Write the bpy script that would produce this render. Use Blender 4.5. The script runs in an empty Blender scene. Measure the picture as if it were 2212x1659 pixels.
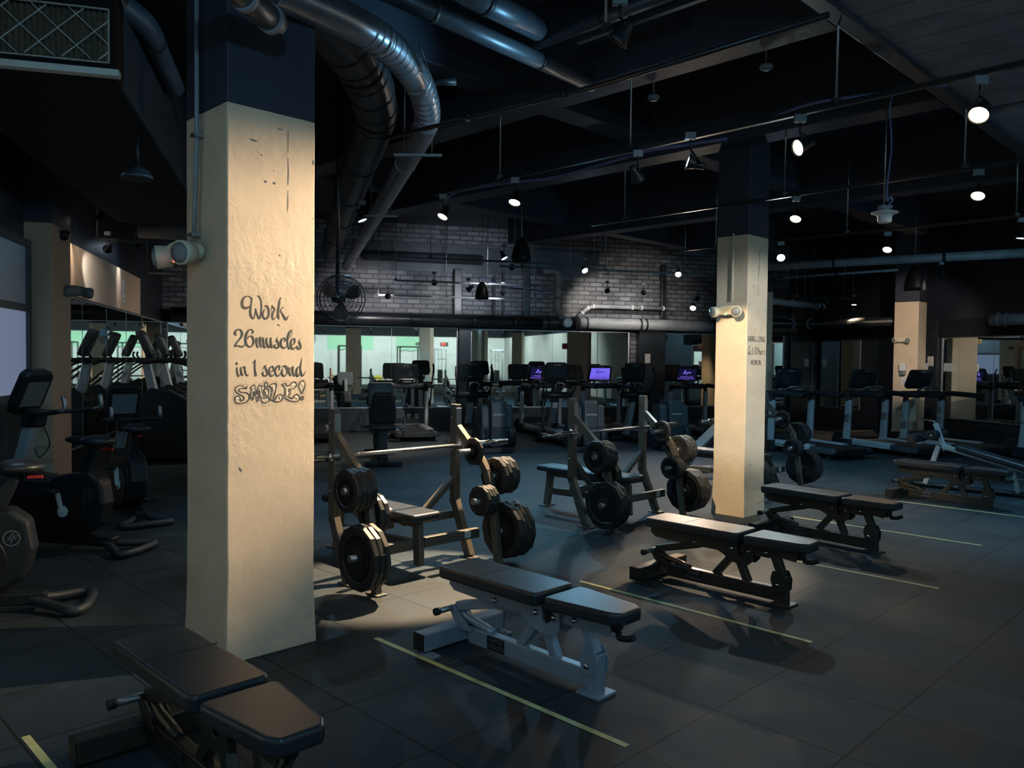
import bpy, math, random
from mathutils import Vector, Matrix
random.seed(7)
C = bpy.context.scene.collection
SC = bpy.context.scene
V3 = Vector
PI = math.pi
R2 = math.sqrt(.5)

# ------------------------------------------------------------------ helpers
class MB:
    """collects shapes and links them as ONE mesh object"""
    def __init__(s):
        s.v = []; s.f = []; s.sm = []
    def add(s, vs, fs, smooth=False):
        o = len(s.v)
        s.v += [tuple(v) for v in vs]
        s.f += [tuple(i + o for i in f) for f in fs]
        s.sm += [smooth] * len(fs)
        return s
    def box(s, c, d, R=None):
        c = V3(c); hx, hy, hz = d[0] / 2, d[1] / 2, d[2] / 2
        vs = [V3((x, y, z)) for x in (-hx, hx) for y in (-hy, hy) for z in (-hz, hz)]
        if R is not None: vs = [R @ v for v in vs]
        return s.add([v + c for v in vs], [(0, 1, 3, 2), (4, 6, 7, 5), (0, 4, 5, 1), (2, 3, 7, 6), (0, 2, 6, 4), (1, 5, 7, 3)])
    def bar(s, p0, p1, w, h, up=(0, 0, 1)):
        p0 = V3(p0); p1 = V3(p1); d = (p1 - p0); L = d.length; x = d / L
        up = V3(up); y = up.cross(x)
        if y.length < 1e-4: y = V3((0, 1, 0)).cross(x)
        y.normalize(); z = x.cross(y)
        return s.box((p0 + p1) / 2, (L, w, h), Matrix((x, y, z)).transposed())
    def tube(s, pts, r, n=10, closed=False, cap=True):
        pts = [V3(p) for p in pts]; N = len(pts)
        rs = r if isinstance(r, (list, tuple)) else [r] * N
        def tan(i):
            if closed: return (pts[(i + 1) % N] - pts[i - 1]).normalized()
            a = pts[max(0, i - 1)]; b = pts[min(N - 1, i + 1)]
            return (b - a).normalized()
        t = tan(0); u = t.orthogonal().normalized(); vs = []
        for i in range(N):
            t2 = tan(i); ax = t.cross(t2)
            if ax.length > 1e-6: u = Matrix.Rotation(t.angle(t2), 3, ax.normalized()) @ u
            t = t2; w = t.cross(u)
            for k in range(n):
                a = 2 * PI * k / n
                vs.append(pts[i] + (u * math.cos(a) + w * math.sin(a)) * rs[i])
        fs = []
        for i in range(N if closed else N - 1):
            j = (i + 1) % N
            for k in range(n):
                k2 = (k + 1) % n
                fs.append((i * n + k, i * n + k2, j * n + k2, j * n + k))
        s.add(vs, fs, True)
        if cap and not closed:
            o = len(s.v) - len(vs)
            s.f.append(tuple(o + k for k in reversed(range(n)))); s.sm.append(False)
            s.f.append(tuple(o + (N - 1) * n + k for k in range(n))); s.sm.append(False)
        return s
    def cyl(s, p0, p1, r0, r1=None, n=16):
        return s.tube([p0, p1], [r0, r0 if r1 is None else r1], n)
    def lathe(s, prof, o=(0, 0, 0), ax=(0, 0, 1), n=20, smooth=True):
        o = V3(o); ax = V3(ax).normalized(); u = ax.orthogonal().normalized(); w = ax.cross(u); vs = []
        for r, z in prof:
            for k in range(n):
                a = 2 * PI * k / n
                vs.append(o + ax * z + (u * math.cos(a) + w * math.sin(a)) * r)
        fs = [(i * n + k, i * n + (k + 1) % n, (i + 1) * n + (k + 1) % n, (i + 1) * n + k) for i in range(len(prof) - 1) for k in range(n)]
        s.add(vs, fs, smooth); o2 = len(s.v) - len(vs)
        if prof[0][0] > 1e-5: s.f.append(tuple(o2 + k for k in reversed(range(n)))); s.sm.append(False)
        if prof[-1][0] > 1e-5: s.f.append(tuple(o2 + (len(prof) - 1) * n + k for k in range(n))); s.sm.append(False)
        return s
    def prism(s, out, o, ux, uy, depth):
        """2D outline in the plane (ux,uy) at o, thickened both ways along the normal by depth/2"""
        o = V3(o); ux = V3(ux); uy = V3(uy); nn = ux.cross(uy).normalized() * (depth / 2); n = len(out)
        P = [o + ux * a + uy * b for a, b in out]
        vs = [p - nn for p in P] + [p + nn for p in P]
        area = sum(out[i][0] * out[(i + 1) % n][1] - out[(i + 1) % n][0] * out[i][1] for i in range(n))
        A = tuple(reversed(range(n))); B = tuple(range(n, 2 * n)); S = [(i, (i + 1) % n, n + (i + 1) % n, n + i) for i in range(n)]
        fs = [A, B] + S
        if area < 0: fs = [tuple(reversed(f)) for f in fs]
        return s.add(vs, fs)
    def ball(s, c, r, sc=(1, 1, 1), n=14, m=8):
        c = V3(c); vs = [c + V3((0, 0, r * sc[2]))]
        for i in range(1, m):
            a = PI * i / m
            for k in range(n):
                b = 2 * PI * k / n
                vs.append(c + V3((r * sc[0] * math.sin(a) * math.cos(b), r * sc[1] * math.sin(a) * math.sin(b), r * sc[2] * math.cos(a))))
        vs.append(c - V3((0, 0, r * sc[2])))
        fs = [(0, 1 + k, 1 + (k + 1) % n) for k in range(n)]
        for i in range(m - 2):
            for k in range(n):
                a = 1 + i * n + k; b = 1 + i * n + (k + 1) % n
                fs.append((a, a + n, b + n, b))
        o = 1 + (m - 2) * n; L = len(vs) - 1
        fs += [(o + k, L, o + (k + 1) % n) for k in range(n)]
        return s.add(vs, fs, True)
    def stroke(s, pts, o, ux, uy, lift, sub=6, closed=False):
        """a painted brush line: pts (x,y,width) smoothed into a flat ribbon in the plane (ux,uy)"""
        o = V3(o); ux = V3(ux); uy = V3(uy); nn = ux.cross(uy).normalized() * lift
        n = len(pts); Q = []
        def P(i):
            return pts[i % n] if closed else pts[max(0, min(n - 1, i))]
        for i in range(n if closed else n - 1):
            for k in range(sub):
                t = k / sub; a, b, c, d = P(i - 1), P(i), P(i + 1), P(i + 2)
                Q.append([.5 * (2 * b[j] + (c[j] - a[j]) * t + (2 * a[j] - 5 * b[j] + 4 * c[j] - d[j]) * t * t + (3 * b[j] - a[j] - 3 * c[j] + d[j]) * t ** 3) for j in range(3)])
        if not closed: Q.append(list(pts[-1]))
        vs = []; N = len(Q)
        for i in range(N):
            a = Q[i - 1 if (closed or i) else 0]; b = Q[(i + 1) % N if closed else min(N - 1, i + 1)]
            dx, dy = b[0] - a[0], b[1] - a[1]; L = math.hypot(dx, dy) or 1
            w = max(.0004, Q[i][2] / 2)
            for sg in (1, -1):
                x = Q[i][0] - dy / L * w * sg; y = Q[i][1] + dx / L * w * sg
                vs.append(o + ux * x + uy * y + nn)
        fs = []
        for i in range(N if closed else N - 1):
            j = (i + 1) % N
            fs.append((2 * i + 1, 2 * j + 1, 2 * j, 2 * i))
        return s.add(vs, fs)
    def mesh_from(s, me, M):
        return s.add([M @ v.co for v in me.vertices], [tuple(p.vertices) for p in me.polygons])
    def build(s, name, m, parent=None, bevel=0, seg=2):
        me = bpy.data.meshes.new(name); me.from_pydata(s.v, [], s.f)
        me.polygons.foreach_set('use_smooth', s.sm); me.update()
        o = bpy.data.objects.new(name, me); C.objects.link(o); me.materials.append(m)
        if parent: o.parent = parent
        if bevel:
            b = o.modifiers.new('bevel', 'BEVEL'); b.width = bevel; b.segments = seg; b.limit_method = 'ANGLE'; b.angle_limit = .6
        return o

def tag(o, label=None, cat=None, group=None, kind=None):
    if label: o['label'] = label
    if cat: o['category'] = cat
    if group: o['group'] = group
    if kind: o['kind'] = kind
    return o
def thing(name, label, cat, loc=(0, 0, 0), rz=0, group=None, rot=None):
    o = bpy.data.objects.new(name, None); C.objects.link(o); o.empty_display_size = .1
    o.location = loc; o.rotation_euler = rot if rot else (0, 0, rz)
    return tag(o, label, cat, group)
KIDS = {}
def kids(o):
    return [c for c in bpy.data.objects if c.parent == o]
def copy_tree(o, parent=None):
    c = o.copy(); C.objects.link(c)
    if parent: c.parent = parent
    for ch in kids(o): copy_tree(ch, c)
    return c
def dup(o, loc, rz=None, label=None, rot=None):
    c = copy_tree(o); c.location = loc
    if rot: c.rotation_euler = rot
    elif rz is not None: c.rotation_euler = (0, 0, rz)
    if label: c['label'] = label
    return c
def struct(o):
    o['kind'] = 'structure'; return o
def text_me(body, size=1., shear=0, spacing=1, align='CENTER'):
    cu = bpy.data.curves.new('t', 'FONT'); cu.body = body; cu.size = size; cu.shear = shear
    cu.align_x = align; cu.align_y = 'CENTER'; cu.space_character = spacing; cu.resolution_u = 3
    ob = bpy.data.objects.new('t', cu); C.objects.link(ob)
    dg = bpy.context.evaluated_depsgraph_get(); dg.update()
    me = bpy.data.meshes.new_from_object(ob.evaluated_get(dg))
    bpy.data.objects.remove(ob); bpy.data.curves.remove(cu)
    return me
def frame_M(o, ux, uy, sx=1, sy=1):
    ux = V3(ux).normalized(); uy = V3(uy).normalized(); n = ux.cross(uy)
    return Matrix(((ux.x * sx, uy.x * sy, n.x, o[0]), (ux.y * sx, uy.y * sy, n.y, o[1]), (ux.z * sx, uy.z * sy, n.z, o[2]), (0, 0, 0, 1)))
def spline(pts, sub=6, closed=False):
    pts = [V3(p) for p in pts]; n = len(pts); Q = []
    P = (lambda i: pts[i % n]) if closed else (lambda i: pts[max(0, min(n - 1, i))])
    for i in range(n if closed else n - 1):
        for k in range(sub):
            t = k / sub; a, b, c, d = P(i - 1), P(i), P(i + 1), P(i + 2)
            Q.append(.5 * (2 * b + (c - a) * t + (2 * a - 5 * b + 4 * c - d) * t * t + (3 * b - a - 3 * c + d) * t ** 3))
    if not closed: Q.append(pts[-1])
    return Q

# ------------------------------------------------------------------ camera
EYE = V3((0, 0, 1.6)); FPX = 1738.; PITCH = math.radians(1.74); ROLL = math.radians(.616)
fw = V3((0, math.cos(PITCH), -math.sin(PITCH))); up0 = V3((0, math.sin(PITCH), math.cos(PITCH))); rt0 = V3((1, 0, 0))
rt = rt0 * math.cos(ROLL) + up0 * math.sin(ROLL); up = -rt0 * math.sin(ROLL) + up0 * math.cos(ROLL)
cd = bpy.data.cameras.new('camera'); cam = bpy.data.objects.new('camera', cd); C.objects.link(cam)
cam.matrix_world = Matrix(((rt.x, up.x, -fw.x, EYE.x), (rt.y, up.y, -fw.y, EYE.y), (rt.z, up.z, -fw.z, EYE.z), (0, 0, 0, 1)))
cd.sensor_width = 36; cd.lens = 36 * FPX / 2212; cd.clip_start = .05; cd.clip_end = 200
SC.camera = cam
def ray(u, v):
    return (fw + rt * ((u - 1106) / FPX) - up * ((v - 829.5) / FPX))
def at_z(u, v, z):            # where the sight line through a photo point meets height z
    d = ray(u, v); return EYE + d * ((z - 1.6) / d.z)
def at_plane(u, v, p, n):
    d = ray(u, v); n = V3(n); return EYE + d * ((V3(p) - EYE).dot(n) / d.dot(n))
def at_depth(u, v, y):
    d = ray(u, v); return EYE + d * (y / d.y)
# the building grid (A back-left, B back-right) and the old walls turned 15 degrees from it
GA = V3((-R2, R2, 0)); GB = V3((R2, R2, 0))
def G(a, b, z=0): return GA * a + GB * b + V3((0, 0, z))
WA = math.radians(15.2)
WV = V3((math.cos(WA), math.sin(WA), 0)); WW = V3((-math.sin(WA), math.cos(WA), 0))

# ------------------------------------------------------------------ materials
def mk(name):
    m = bpy.data.materials.new(name); m.use_nodes = True; nt = m.node_tree
    return m, nt, nt.nodes['Principled BSDF']
def N(nt, t, **kw):
    n = nt.nodes.new(t)
    for k, v in kw.items():
        if k in ('inp',):
            for a, b in v.items(): n.inputs[a].default_value = b
        else: setattr(n, k, v)
    return n
def rgba(c): return (c[0], c[1], c[2], 1)
def pmat(name, col, rough=.5, metal=0, spec=.5, var=0, vscale=6, bump=0, bscale=40, coat=0):
    m, nt, b = mk(name); L = nt.links.new
    b.inputs['Base Color'].default_value = rgba(col); b.inputs['Roughness'].default_value = rough
    b.inputs['Metallic'].default_value = metal; b.inputs['Specular IOR Level'].default_value = spec
    b.inputs['Coat Weight'].default_value = coat
    tc = N(nt, 'ShaderNodeTexCoord')
    if var:
        nz = N(nt, 'ShaderNodeTexNoise', inp={'Scale': vscale, 'Detail': 5., 'Roughness': .6}); L(tc.outputs['Object'], nz.inputs['Vector'])
        rp = N(nt, 'ShaderNodeMapRange', inp={'From Min': .3, 'From Max': .7, 'To Min': 1 - var, 'To Max': 1 + var}); L(nz.outputs['Fac'], rp.inputs['Value'])
        mx = N(nt, 'ShaderNodeVectorMath', operation='SCALE'); mx.inputs[0].default_value = col[:3]; L(rp.outputs[0], mx.inputs['Scale'])
        L(mx.outputs[0], b.inputs['Base Color'])
    if bump:
        nz = N(nt, 'ShaderNodeTexNoise', inp={'Scale': bscale, 'Detail': 4.}); L(tc.outputs['Object'], nz.inputs['Vector'])
        bp = N(nt, 'ShaderNodeBump', inp={'Strength': bump, 'Distance': .01}); L(nz.outputs['Fac'], bp.inputs['Height']); L(bp.outputs[0], b.inputs['Normal'])
    return m
def emat(name, col, st):
    m, nt, b = mk(name); b.inputs['Base Color'].default_value = rgba(col)
    b.inputs['Emission Color'].default_value = rgba(col); b.inputs['Emission Strength'].default_value = st
    return m
M = {}
M['vinyl'] = pmat('black_vinyl', (.016, .02, .025), .38, spec=.5, bump=.06, bscale=260)
M['rubber'] = pmat('black_rubber', (.010, .012, .014), .55, spec=.35, var=.25, vscale=9)
M['plate'] = pmat('plate_rubber', (.014, .016, .018), .48, spec=.4, var=.25, vscale=12, bump=.1, bscale=120)
M['plastic'] = pmat('black_plastic', (.011, .014, .018), .45, spec=.3, bump=.04, bscale=200)
M['shroud'] = pmat('charcoal_plastic', (.023, .029, .035), .5, spec=.45, bump=.04, bscale=200)
M['greyplastic'] = pmat('grey_plastic', (.13, .16, .18), .45)
M['silver'] = pmat('silver_paint', (.21, .26, .33), .38, metal=.2, spec=.5, var=.06, vscale=14)
M['post'] = pmat('pale_silver_paint', (.30, .34, .37), .4, metal=.15, spec=.5, var=.05, vscale=5)
M['bronze'] = pmat('platinum_bronze_paint', (.115, .102, .082), .36, metal=.3, spec=.5, var=.08, vscale=12)
M['darkbronze'] = pmat('dark_bronze_paint', (.050, .047, .040), .3, metal=.5, spec=.5, var=.1, vscale=12)
M['chrome'] = pmat('chrome', (.55, .57, .6), .16, metal=1)
M['knurl'] = pmat('knurled_steel', (.42, .42, .42), .34, metal=1, bump=.25, bscale=900)
M['steel'] = pmat('worn_steel', (.30, .31, .33), .4, metal=.9, var=.15, vscale=20)
M['black'] = pmat('black_paint', (.008, .010, .013), .45, spec=.35, var=.2, vscale=5)
M['blackmatt'] = pmat('flat_black_paint', (.007, .009, .013), .75, spec=.2, var=.3, vscale=3)
M['pipeblack'] = pmat('black_pipe_paint', (.012, .015, .02), .35, spec=.5, var=.3, vscale=4)
M['cream'] = pmat('cream_plastic', (.62, .55, .42), .42)
M['white'] = pmat('white_plastic', (.6, .62, .62), .4)
M['paper'] = pmat('white_paper', (.58, .58, .57), .8)
M['ink'] = pmat('grey_ink', (.12, .12, .13), .8)
M['tape'] = pmat('pale_yellow_tape', (.44, .45, .21), .6, var=.22, vscale=9)
M['lettering'] = pmat('brown_brush_paint', (.055, .042, .035), .55, var=.75, vscale=11)
M['letteringthin'] = pmat('thin_ochre_line', (.42, .22, .09), .6)
M['letteringpale'] = pmat('pale_letter_paint', (.74, .66, .55), .6, var=.1, vscale=16)
M['letteringgrey'] = pmat('grey_brush_paint', (.05, .055, .06), .6, var=.4, vscale=14)
M['duct'] = pmat('galvanised_duct', (.30, .33, .38), .32, metal=.85, var=.18, vscale=7, bump=.05, bscale=30)
M['ductdark'] = pmat('dark_painted_duct', (.055, .065, .082), .4, metal=.4, var=.25, vscale=5)
M['greypipe'] = pmat('grey_painted_pipe', (.20, .225, .26), .5, var=.2, vscale=5)
M['whitepipe'] = pmat('white_plastic_pipe', (.46, .47, .52), .42, var=.1, vscale=5)
M['gold'] = pmat('yellow_lamp_reflector', (.55, .42, .2), .3, metal=.8)
M['glass'] = pmat('clear_lens', (.24, .26, .28), .12, metal=.35, spec=.6, bump=.5, bscale=160)
M['screen'] = pmat('dark_screen_glass', (.012, .022, .026), .14, spec=.6)
M['screengrey'] = pmat('grey_display', (.24, .28, .28), .3)
M['cable'] = pmat('blue_grey_cable', (.10, .13, .30), .5)
M['redplastic'] = pmat('red_plastic', (.35, .015, .012), .5)
M['led_red'] = emat('red_led', (1, .05, .03), 14)
M['led_green'] = emat('green_led', (.05, 1, .25), 14)
M['clock_red'] = emat('red_display', (1, .03, .02), 5)
M['lamp_warm'] = emat('warm_lamp', (1, .72, .42), 40)
M['lamp_cool'] = emat('cool_lamp', (.62, .78, 1), 60)
M['lamp_white'] = emat('white_lamp', (1, .9, .78), 50)
M['scr_blue'] = emat('violet_screen', (.20, .15, .95), .85)
M['scr_text'] = emat('violet_letters', (.26, .2, 1), 1.1)
M['scr_dim'] = emat('dim_screen', (.012, .012, .06), .4)
M['mirror'] = pmat('mirror_glass', (.78, .86, .86), .015, metal=1)
M['filter'] = pmat('pleated_filter_paper', (.16, .14, .10), .9, var=.3, vscale=30)
M['card'] = pmat('pale_card', (.5, .55, .56), .8)
M['white_wall'] = pmat('pale_wall_paint', (.60, .62, .60), .7, var=.05, vscale=2)
M['green_wall'] = pmat('green_wall_paint', (.35, .62, .42), .7)
M['tan_wall'] = pmat('tan_wall_paint', (.50, .37, .26), .6, var=.06, vscale=2, bump=.05, bscale=30)
M['mat_yellow'] = pmat('yellow_ball_rubber', (.6, .5, .05), .5)

def floor_mat():
    m, nt, b = mk('rubber_floor_tiles'); L = nt.links.new
    tc = N(nt, 'ShaderNodeTexCoord'); mp = N(nt, 'ShaderNodeMapping'); L(tc.outputs['Object'], mp.inputs['Vector'])
    mp.inputs['Rotation'].default_value = (0, 0, -PI / 4); mp.inputs['Location'].default_value = (-3.25 + .59 * 60, -1.31 + .6 * 60, 0)
    br = N(nt, 'ShaderNodeTexBrick', offset=0, squash=1, inp={'Scale': 1., 'Mortar Size': .006, 'Mortar Smooth': .3, 'Bias': 0., 'Brick Width': .59, 'Row Height': .6})
    br.inputs['Color1'].default_value = (.0225, .034, .043, 1); br.inputs['Color2'].default_value = (.0165, .0255, .0325, 1); br.inputs['Mortar'].default_value = (.004, .005, .006, 1)
    L(mp.outputs[0], br.inputs['Vector'])
    sp = N(nt, 'ShaderNodeTexNoise', inp={'Scale': 420., 'Detail': 2.}); L(tc.outputs['Object'], sp.inputs['Vector'])
    r1 = N(nt, 'ShaderNodeMapRange', inp={'From Min': .35, 'From Max': .7, 'To Min': .82, 'To Max': 1.25}); L(sp.outputs['Fac'], r1.inputs['Value'])
    sc = N(nt, 'ShaderNodeTexNoise', inp={'Scale': 1.6, 'Detail': 8., 'Roughness': .68, 'Distortion': .6}); L(tc.outputs['Object'], sc.inputs['Vector'])
    r2 = N(nt, 'ShaderNodeMapRange', inp={'From Min': .36, 'From Max': .7, 'To Min': .75, 'To Max': 1.45}); L(sc.outputs['Fac'], r2.inputs['Value'])
    mu = N(nt, 'ShaderNodeMath', operation='MULTIPLY'); L(r1.outputs[0], mu.inputs[0]); L(r2.outputs[0], mu.inputs[1])
    vm = N(nt, 'ShaderNodeVectorMath', operation='SCALE'); L(br.outputs['Color'], vm.inputs[0]); L(mu.outputs[0], vm.inputs['Scale'])
    L(vm.outputs[0], b.inputs['Base Color'])
    rr = N(nt, 'ShaderNodeMapRange', inp={'From Min': .3, 'From Max': .7, 'To Min': .56, 'To Max': .74}); L(sc.outputs['Fac'], rr.inputs['Value']); L(rr.outputs[0], b.inputs['Roughness'])
    b.inputs['Specular IOR Level'].default_value = .28
    bp = N(nt, 'ShaderNodeBump', inp={'Strength': .25, 'Distance': .003}); L(sp.outputs['Fac'], bp.inputs['Height'])
    bp2 = N(nt, 'ShaderNodeBump', invert=True, inp={'Strength': .7, 'Distance': .004}); L(br.outputs['Fac'], bp2.inputs['Height']); L(bp.outputs[0], bp2.inputs['Normal'])
    L(bp2.outputs[0], b.inputs['Normal'])
    return m
def plaster_mat(name, col, bs=1.):
    """old painted plaster: lumpy, pitted, a little stained"""
    m, nt, b = mk(name); L = nt.links.new; tc = N(nt, 'ShaderNodeTexCoord')
    n1 = N(nt, 'ShaderNodeTexNoise', inp={'Scale': 3.2, 'Detail': 6., 'Roughness': .62}); L(tc.outputs['Object'], n1.inputs['Vector'])
    n2 = N(nt, 'ShaderNodeTexNoise', inp={'Scale': 26., 'Detail': 3., 'Distortion': .4}); L(tc.outputs['Object'], n2.inputs['Vector'])
    vo = N(nt, 'ShaderNodeTexVoronoi', inp={'Scale': 9., 'Randomness': 1.}); L(tc.outputs['Object'], vo.inputs['Vector'])
    pit = N(nt, 'ShaderNodeMapRange', inp={'From Min': .02, 'From Max': .055, 'To Min': 0., 'To Max': 1.}); L(vo.outputs['Distance'], pit.inputs['Value'])
    # a patchy mask: some areas rough, some smooth
    n3 = N(nt, 'ShaderNodeTexNoise', inp={'Scale': 1.7, 'Detail': 2.}); L(tc.outputs['Object'], n3.inputs['Vector'])
    mk_ = N(nt, 'ShaderNodeMapRange', inp={'From Min': .45, 'From Max': .66, 'To Min': .06, 'To Max': 1.}); L(n3.outputs['Fac'], mk_.inputs['Value'])
    m1 = N(nt, 'ShaderNodeMath', operation='MULTIPLY'); L(n2.outputs['Fac'], m1.inputs[0]); L(mk_.outputs[0], m1.inputs[1])
    a1 = N(nt, 'ShaderNodeMath', operation='MULTIPLY_ADD'); L(n1.outputs['Fac'], a1.inputs[0]); a1.inputs[1].default_value = .9; L(m1.outputs[0], a1.inputs[2])
    a2 = N(nt, 'ShaderNodeMath', operation='MULTIPLY_ADD'); L(pit.outputs[0], a2.inputs[0]); a2.inputs[1].default_value = .5; L(a1.outputs[0], a2.inputs[2])
    bp = N(nt, 'ShaderNodeBump', inp={'Strength': .5 * bs, 'Distance': .012}); L(a2.outputs[0], bp.inputs['Height']); L(bp.outputs[0], b.inputs['Normal'])
    rp = N(nt, 'ShaderNodeMapRange', inp={'From Min': .3, 'From Max': .72, 'To Min': .9, 'To Max': 1.08}); L(n1.outputs['Fac'], rp.inputs['Value'])
    pr = N(nt, 'ShaderNodeMapRange', inp={'From Min': 0., 'From Max': 1., 'To Min': .62, 'To Max': 1.}); L(pit.outputs[0], pr.inputs['Value'])
    mm = N(nt, 'ShaderNodeMath', operation='MULTIPLY'); L(rp.outputs[0], mm.inputs[0]); L(pr.outputs[0], mm.inputs[1])
    vm = N(nt, 'ShaderNodeVectorMath', operation='SCALE'); vm.inputs[0].default_value = col; L(mm.outputs[0], vm.inputs['Scale']); L(vm.outputs[0], b.inputs['Base Color'])
    b.inputs['Roughness'].default_value = .5; b.inputs['Specular IOR Level'].default_value = .35
    return m
def brick_mat():
    m, nt, b = mk('painted_brick'); L = nt.links.new; tc = N(nt, 'ShaderNodeTexCoord')
    br = N(nt, 'ShaderNodeTexBrick', offset=.5, inp={'Scale': 1., 'Mortar Size': .012, 'Mortar Smooth': .25, 'Brick Width': .30, 'Row Height': .105})
    br.inputs['Color1'].default_value = (.16, .18, .215, 1); br.inputs['Color2'].default_value = (.07, .082, .105, 1); br.inputs['Mortar'].default_value = (.025, .03, .04, 1)
    nz = N(nt, 'ShaderNodeTexNoise', inp={'Scale': 5., 'Detail': 4.}); L(tc.outputs['UV'], nz.inputs['Vector'])
    ad = N(nt, 'ShaderNodeVectorMath', operation='MULTIPLY_ADD'); L(nz.outputs['Color'], ad.inputs[0]); ad.inputs[1].default_value = (.03, .02, 0); L(tc.outputs['UV'], ad.inputs[2])
    L(ad.outputs[0], br.inputs['Vector']); L(br.outputs['Color'], b.inputs['Base Color'])
    bp = N(nt, 'ShaderNodeBump', invert=True, inp={'Strength': 1., 'Distance': .02}); L(br.outputs['Fac'], bp.inputs['Height'])
    n2 = N(nt, 'ShaderNodeTexNoise', inp={'Scale': 30., 'Detail': 3.}); L(tc.outputs['UV'], n2.inputs['Vector'])
    b2 = N(nt, 'ShaderNodeBump', inp={'Strength': .5, 'Distance': .01}); L(n2.outputs['Fac'], b2.inputs['Height']); L(bp.outputs[0], b2.inputs['Normal']); L(b2.outputs[0], b.inputs['Normal'])
    b.inputs['Roughness'].default_value = .55
    return m
def board_mat():
    """concrete ceiling cast on boards, painted near black: board joints run along the A direction"""
    m, nt, b = mk('board_cast_concrete'); L = nt.links.new; tc = N(nt, 'ShaderNodeTexCoord')
    mp = N(nt, 'ShaderNodeMapping'); mp.inputs['Rotation'].default_value = (0, 0, -PI / 4); mp.inputs['Location'].default_value = (20, 20, 0); L(tc.outputs['Object'], mp.inputs['Vector'])
    br = N(nt, 'ShaderNodeTexBrick', offset=.4, inp={'Scale': 1., 'Mortar Size': .006, 'Mortar Smooth': .2, 'Brick Width': .30, 'Row Height': 9.})
    br.inputs['Color1'].default_value = (.22, .25, .31, 1); br.inputs['Color2'].default_value = (.19, .22, .28, 1); br.inputs['Mortar'].default_value = (.045, .05, .06, 1); L(mp.outputs[0], br.inputs['Vector'])
    nz = N(nt, 'ShaderNodeTexNoise', inp={'Scale': 2.5, 'Detail': 6.}); L(tc.outputs['Object'], nz.inputs['Vector'])
    rp = N(nt, 'ShaderNodeMapRange', inp={'From Min': .3, 'From Max': .7, 'To Min': .7, 'To Max': 1.25}); L(nz.outputs['Fac'], rp.inputs['Value'])
    vm = N(nt, 'ShaderNodeVectorMath', operation='SCALE'); L(br.outputs['Color'], vm.inputs[0]); L(rp.outputs[0], vm.inputs['Scale']); L(vm.outputs[0], b.inputs['Base Color'])
    b.inputs['Roughness'].default_value = .75
    return m
M['floor'] = floor_mat()
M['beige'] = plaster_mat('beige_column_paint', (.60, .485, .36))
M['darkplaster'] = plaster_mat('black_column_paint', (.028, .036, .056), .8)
M['brick'] = brick_mat()
M['board'] = board_mat()
M['concrete'] = plaster_mat('dark_concrete_paint', (.030, .040, .060), .7)
M['darkwall'] = pmat('dark_wall_paint', (.012, .017, .027), .42, spec=.4, var=.2, vscale=2, bump=.12, bscale=18)
M['panel'] = pmat('black_wall_panel', (.016, .02, .027), .3, spec=.5, var=.3, vscale=2, bump=.08, bscale=12)
# ------------------------------------------------------------------ the setting
CEIL = 4.6
PB = V3((-4.26, 17.5, 0)); PL = V3((-5.1, 8.8, 0)); PR = V3((9.1, 15.8, 0)); PF = V3((4, -13, 0))
def meet(p, d, q, e):      # two lines in plan
    k = ((q.x - p.x) * e.y - (q.y - p.y) * e.x) / (d.x * e.y - d.y * e.x)
    return p + d * k
CBL = meet(PB, WV, PL, WW); CBR = meet(PB, WV, PR, WW); CFL = meet(PF, WV, PL, WW); CFR = meet(PF, WV, PR, WW)
def wall(name, p, q, z0, z1, m, th=.2, uv=False):
    """a wall face from p to q (room on the left of p->q), thickened outwards"""
    p = V3(p); q = V3(q); d = (q - p); L = d.length; d.normalize(); n = V3((d.y, -d.x, 0)) * th
    vs = [p + V3((0, 0, z0)), q + V3((0, 0, z0)), q + V3((0, 0, z1)), p + V3((0, 0, z1))]
    vs += [v + n for v in vs]
    mb = MB(); mb.add(vs, [(0, 3, 2, 1), (4, 5, 6, 7), (0, 1, 5, 4), (2, 3, 7, 6), (1, 2, 6, 5), (0, 4, 7, 3)])
    o = mb.build(name, m); struct(o)
    if uv:
        me = o.data; ul = me.uv_layers.new(name='UVMap')
        for lp in me.loops:
            v = me.vertices[lp.vertex_index].co; ul.data[lp.index].uv = ((v - p).dot(d), v.z)
    return o
mb = MB(); cs = [CFL - WV * .2 - WW * .2, CFR + WV * .2 - WW * .2, CBR + WV * .2 + WW * .2, CBL - WV * .2 + WW * .2]
mb.add([c - V3((0, 0, .2)) for c in cs] + [V3(c) for c in cs], [(4, 5, 6, 7), (3, 2, 1, 0), (0, 1, 5, 4), (1, 2, 6, 5), (2, 3, 7, 6), (3, 0, 4, 7)])
struct(mb.build('floor', M['floor']))
mb = MB(); mb.add([c + V3((0, 0, CEIL)) for c in cs] + [c + V3((0, 0, CEIL + .2)) for c in cs], [(3, 2, 1, 0), (4, 5, 6, 7), (0, 1, 5, 4), (1, 2, 6, 5), (2, 3, 7, 6), (3, 0, 4, 7)])
struct(mb.build('ceiling', M['concrete']))
wall('wall_back', CBR, CBL, 0, CEIL, M['brick'], uv=True)
RQ = PR + WW * (-8.5)
wall('wall_right', RQ, CBR, 0, CEIL, M['darkwall'])
wall('wall_right_front', CFR, RQ, 0, CEIL, M['white_wall'])
wall('wall_front', CFL, CFR, 0, CEIL, M['white_wall'])
LQ = PL + WW * (-5.5)      # the left wall turns pale some way behind the camera
wall('wall_left', CBL, LQ, 0, CEIL, M['darkwall'])
wall('wall_left_front', LQ, CFL, 0, CEIL, M['white_wall'])
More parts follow.
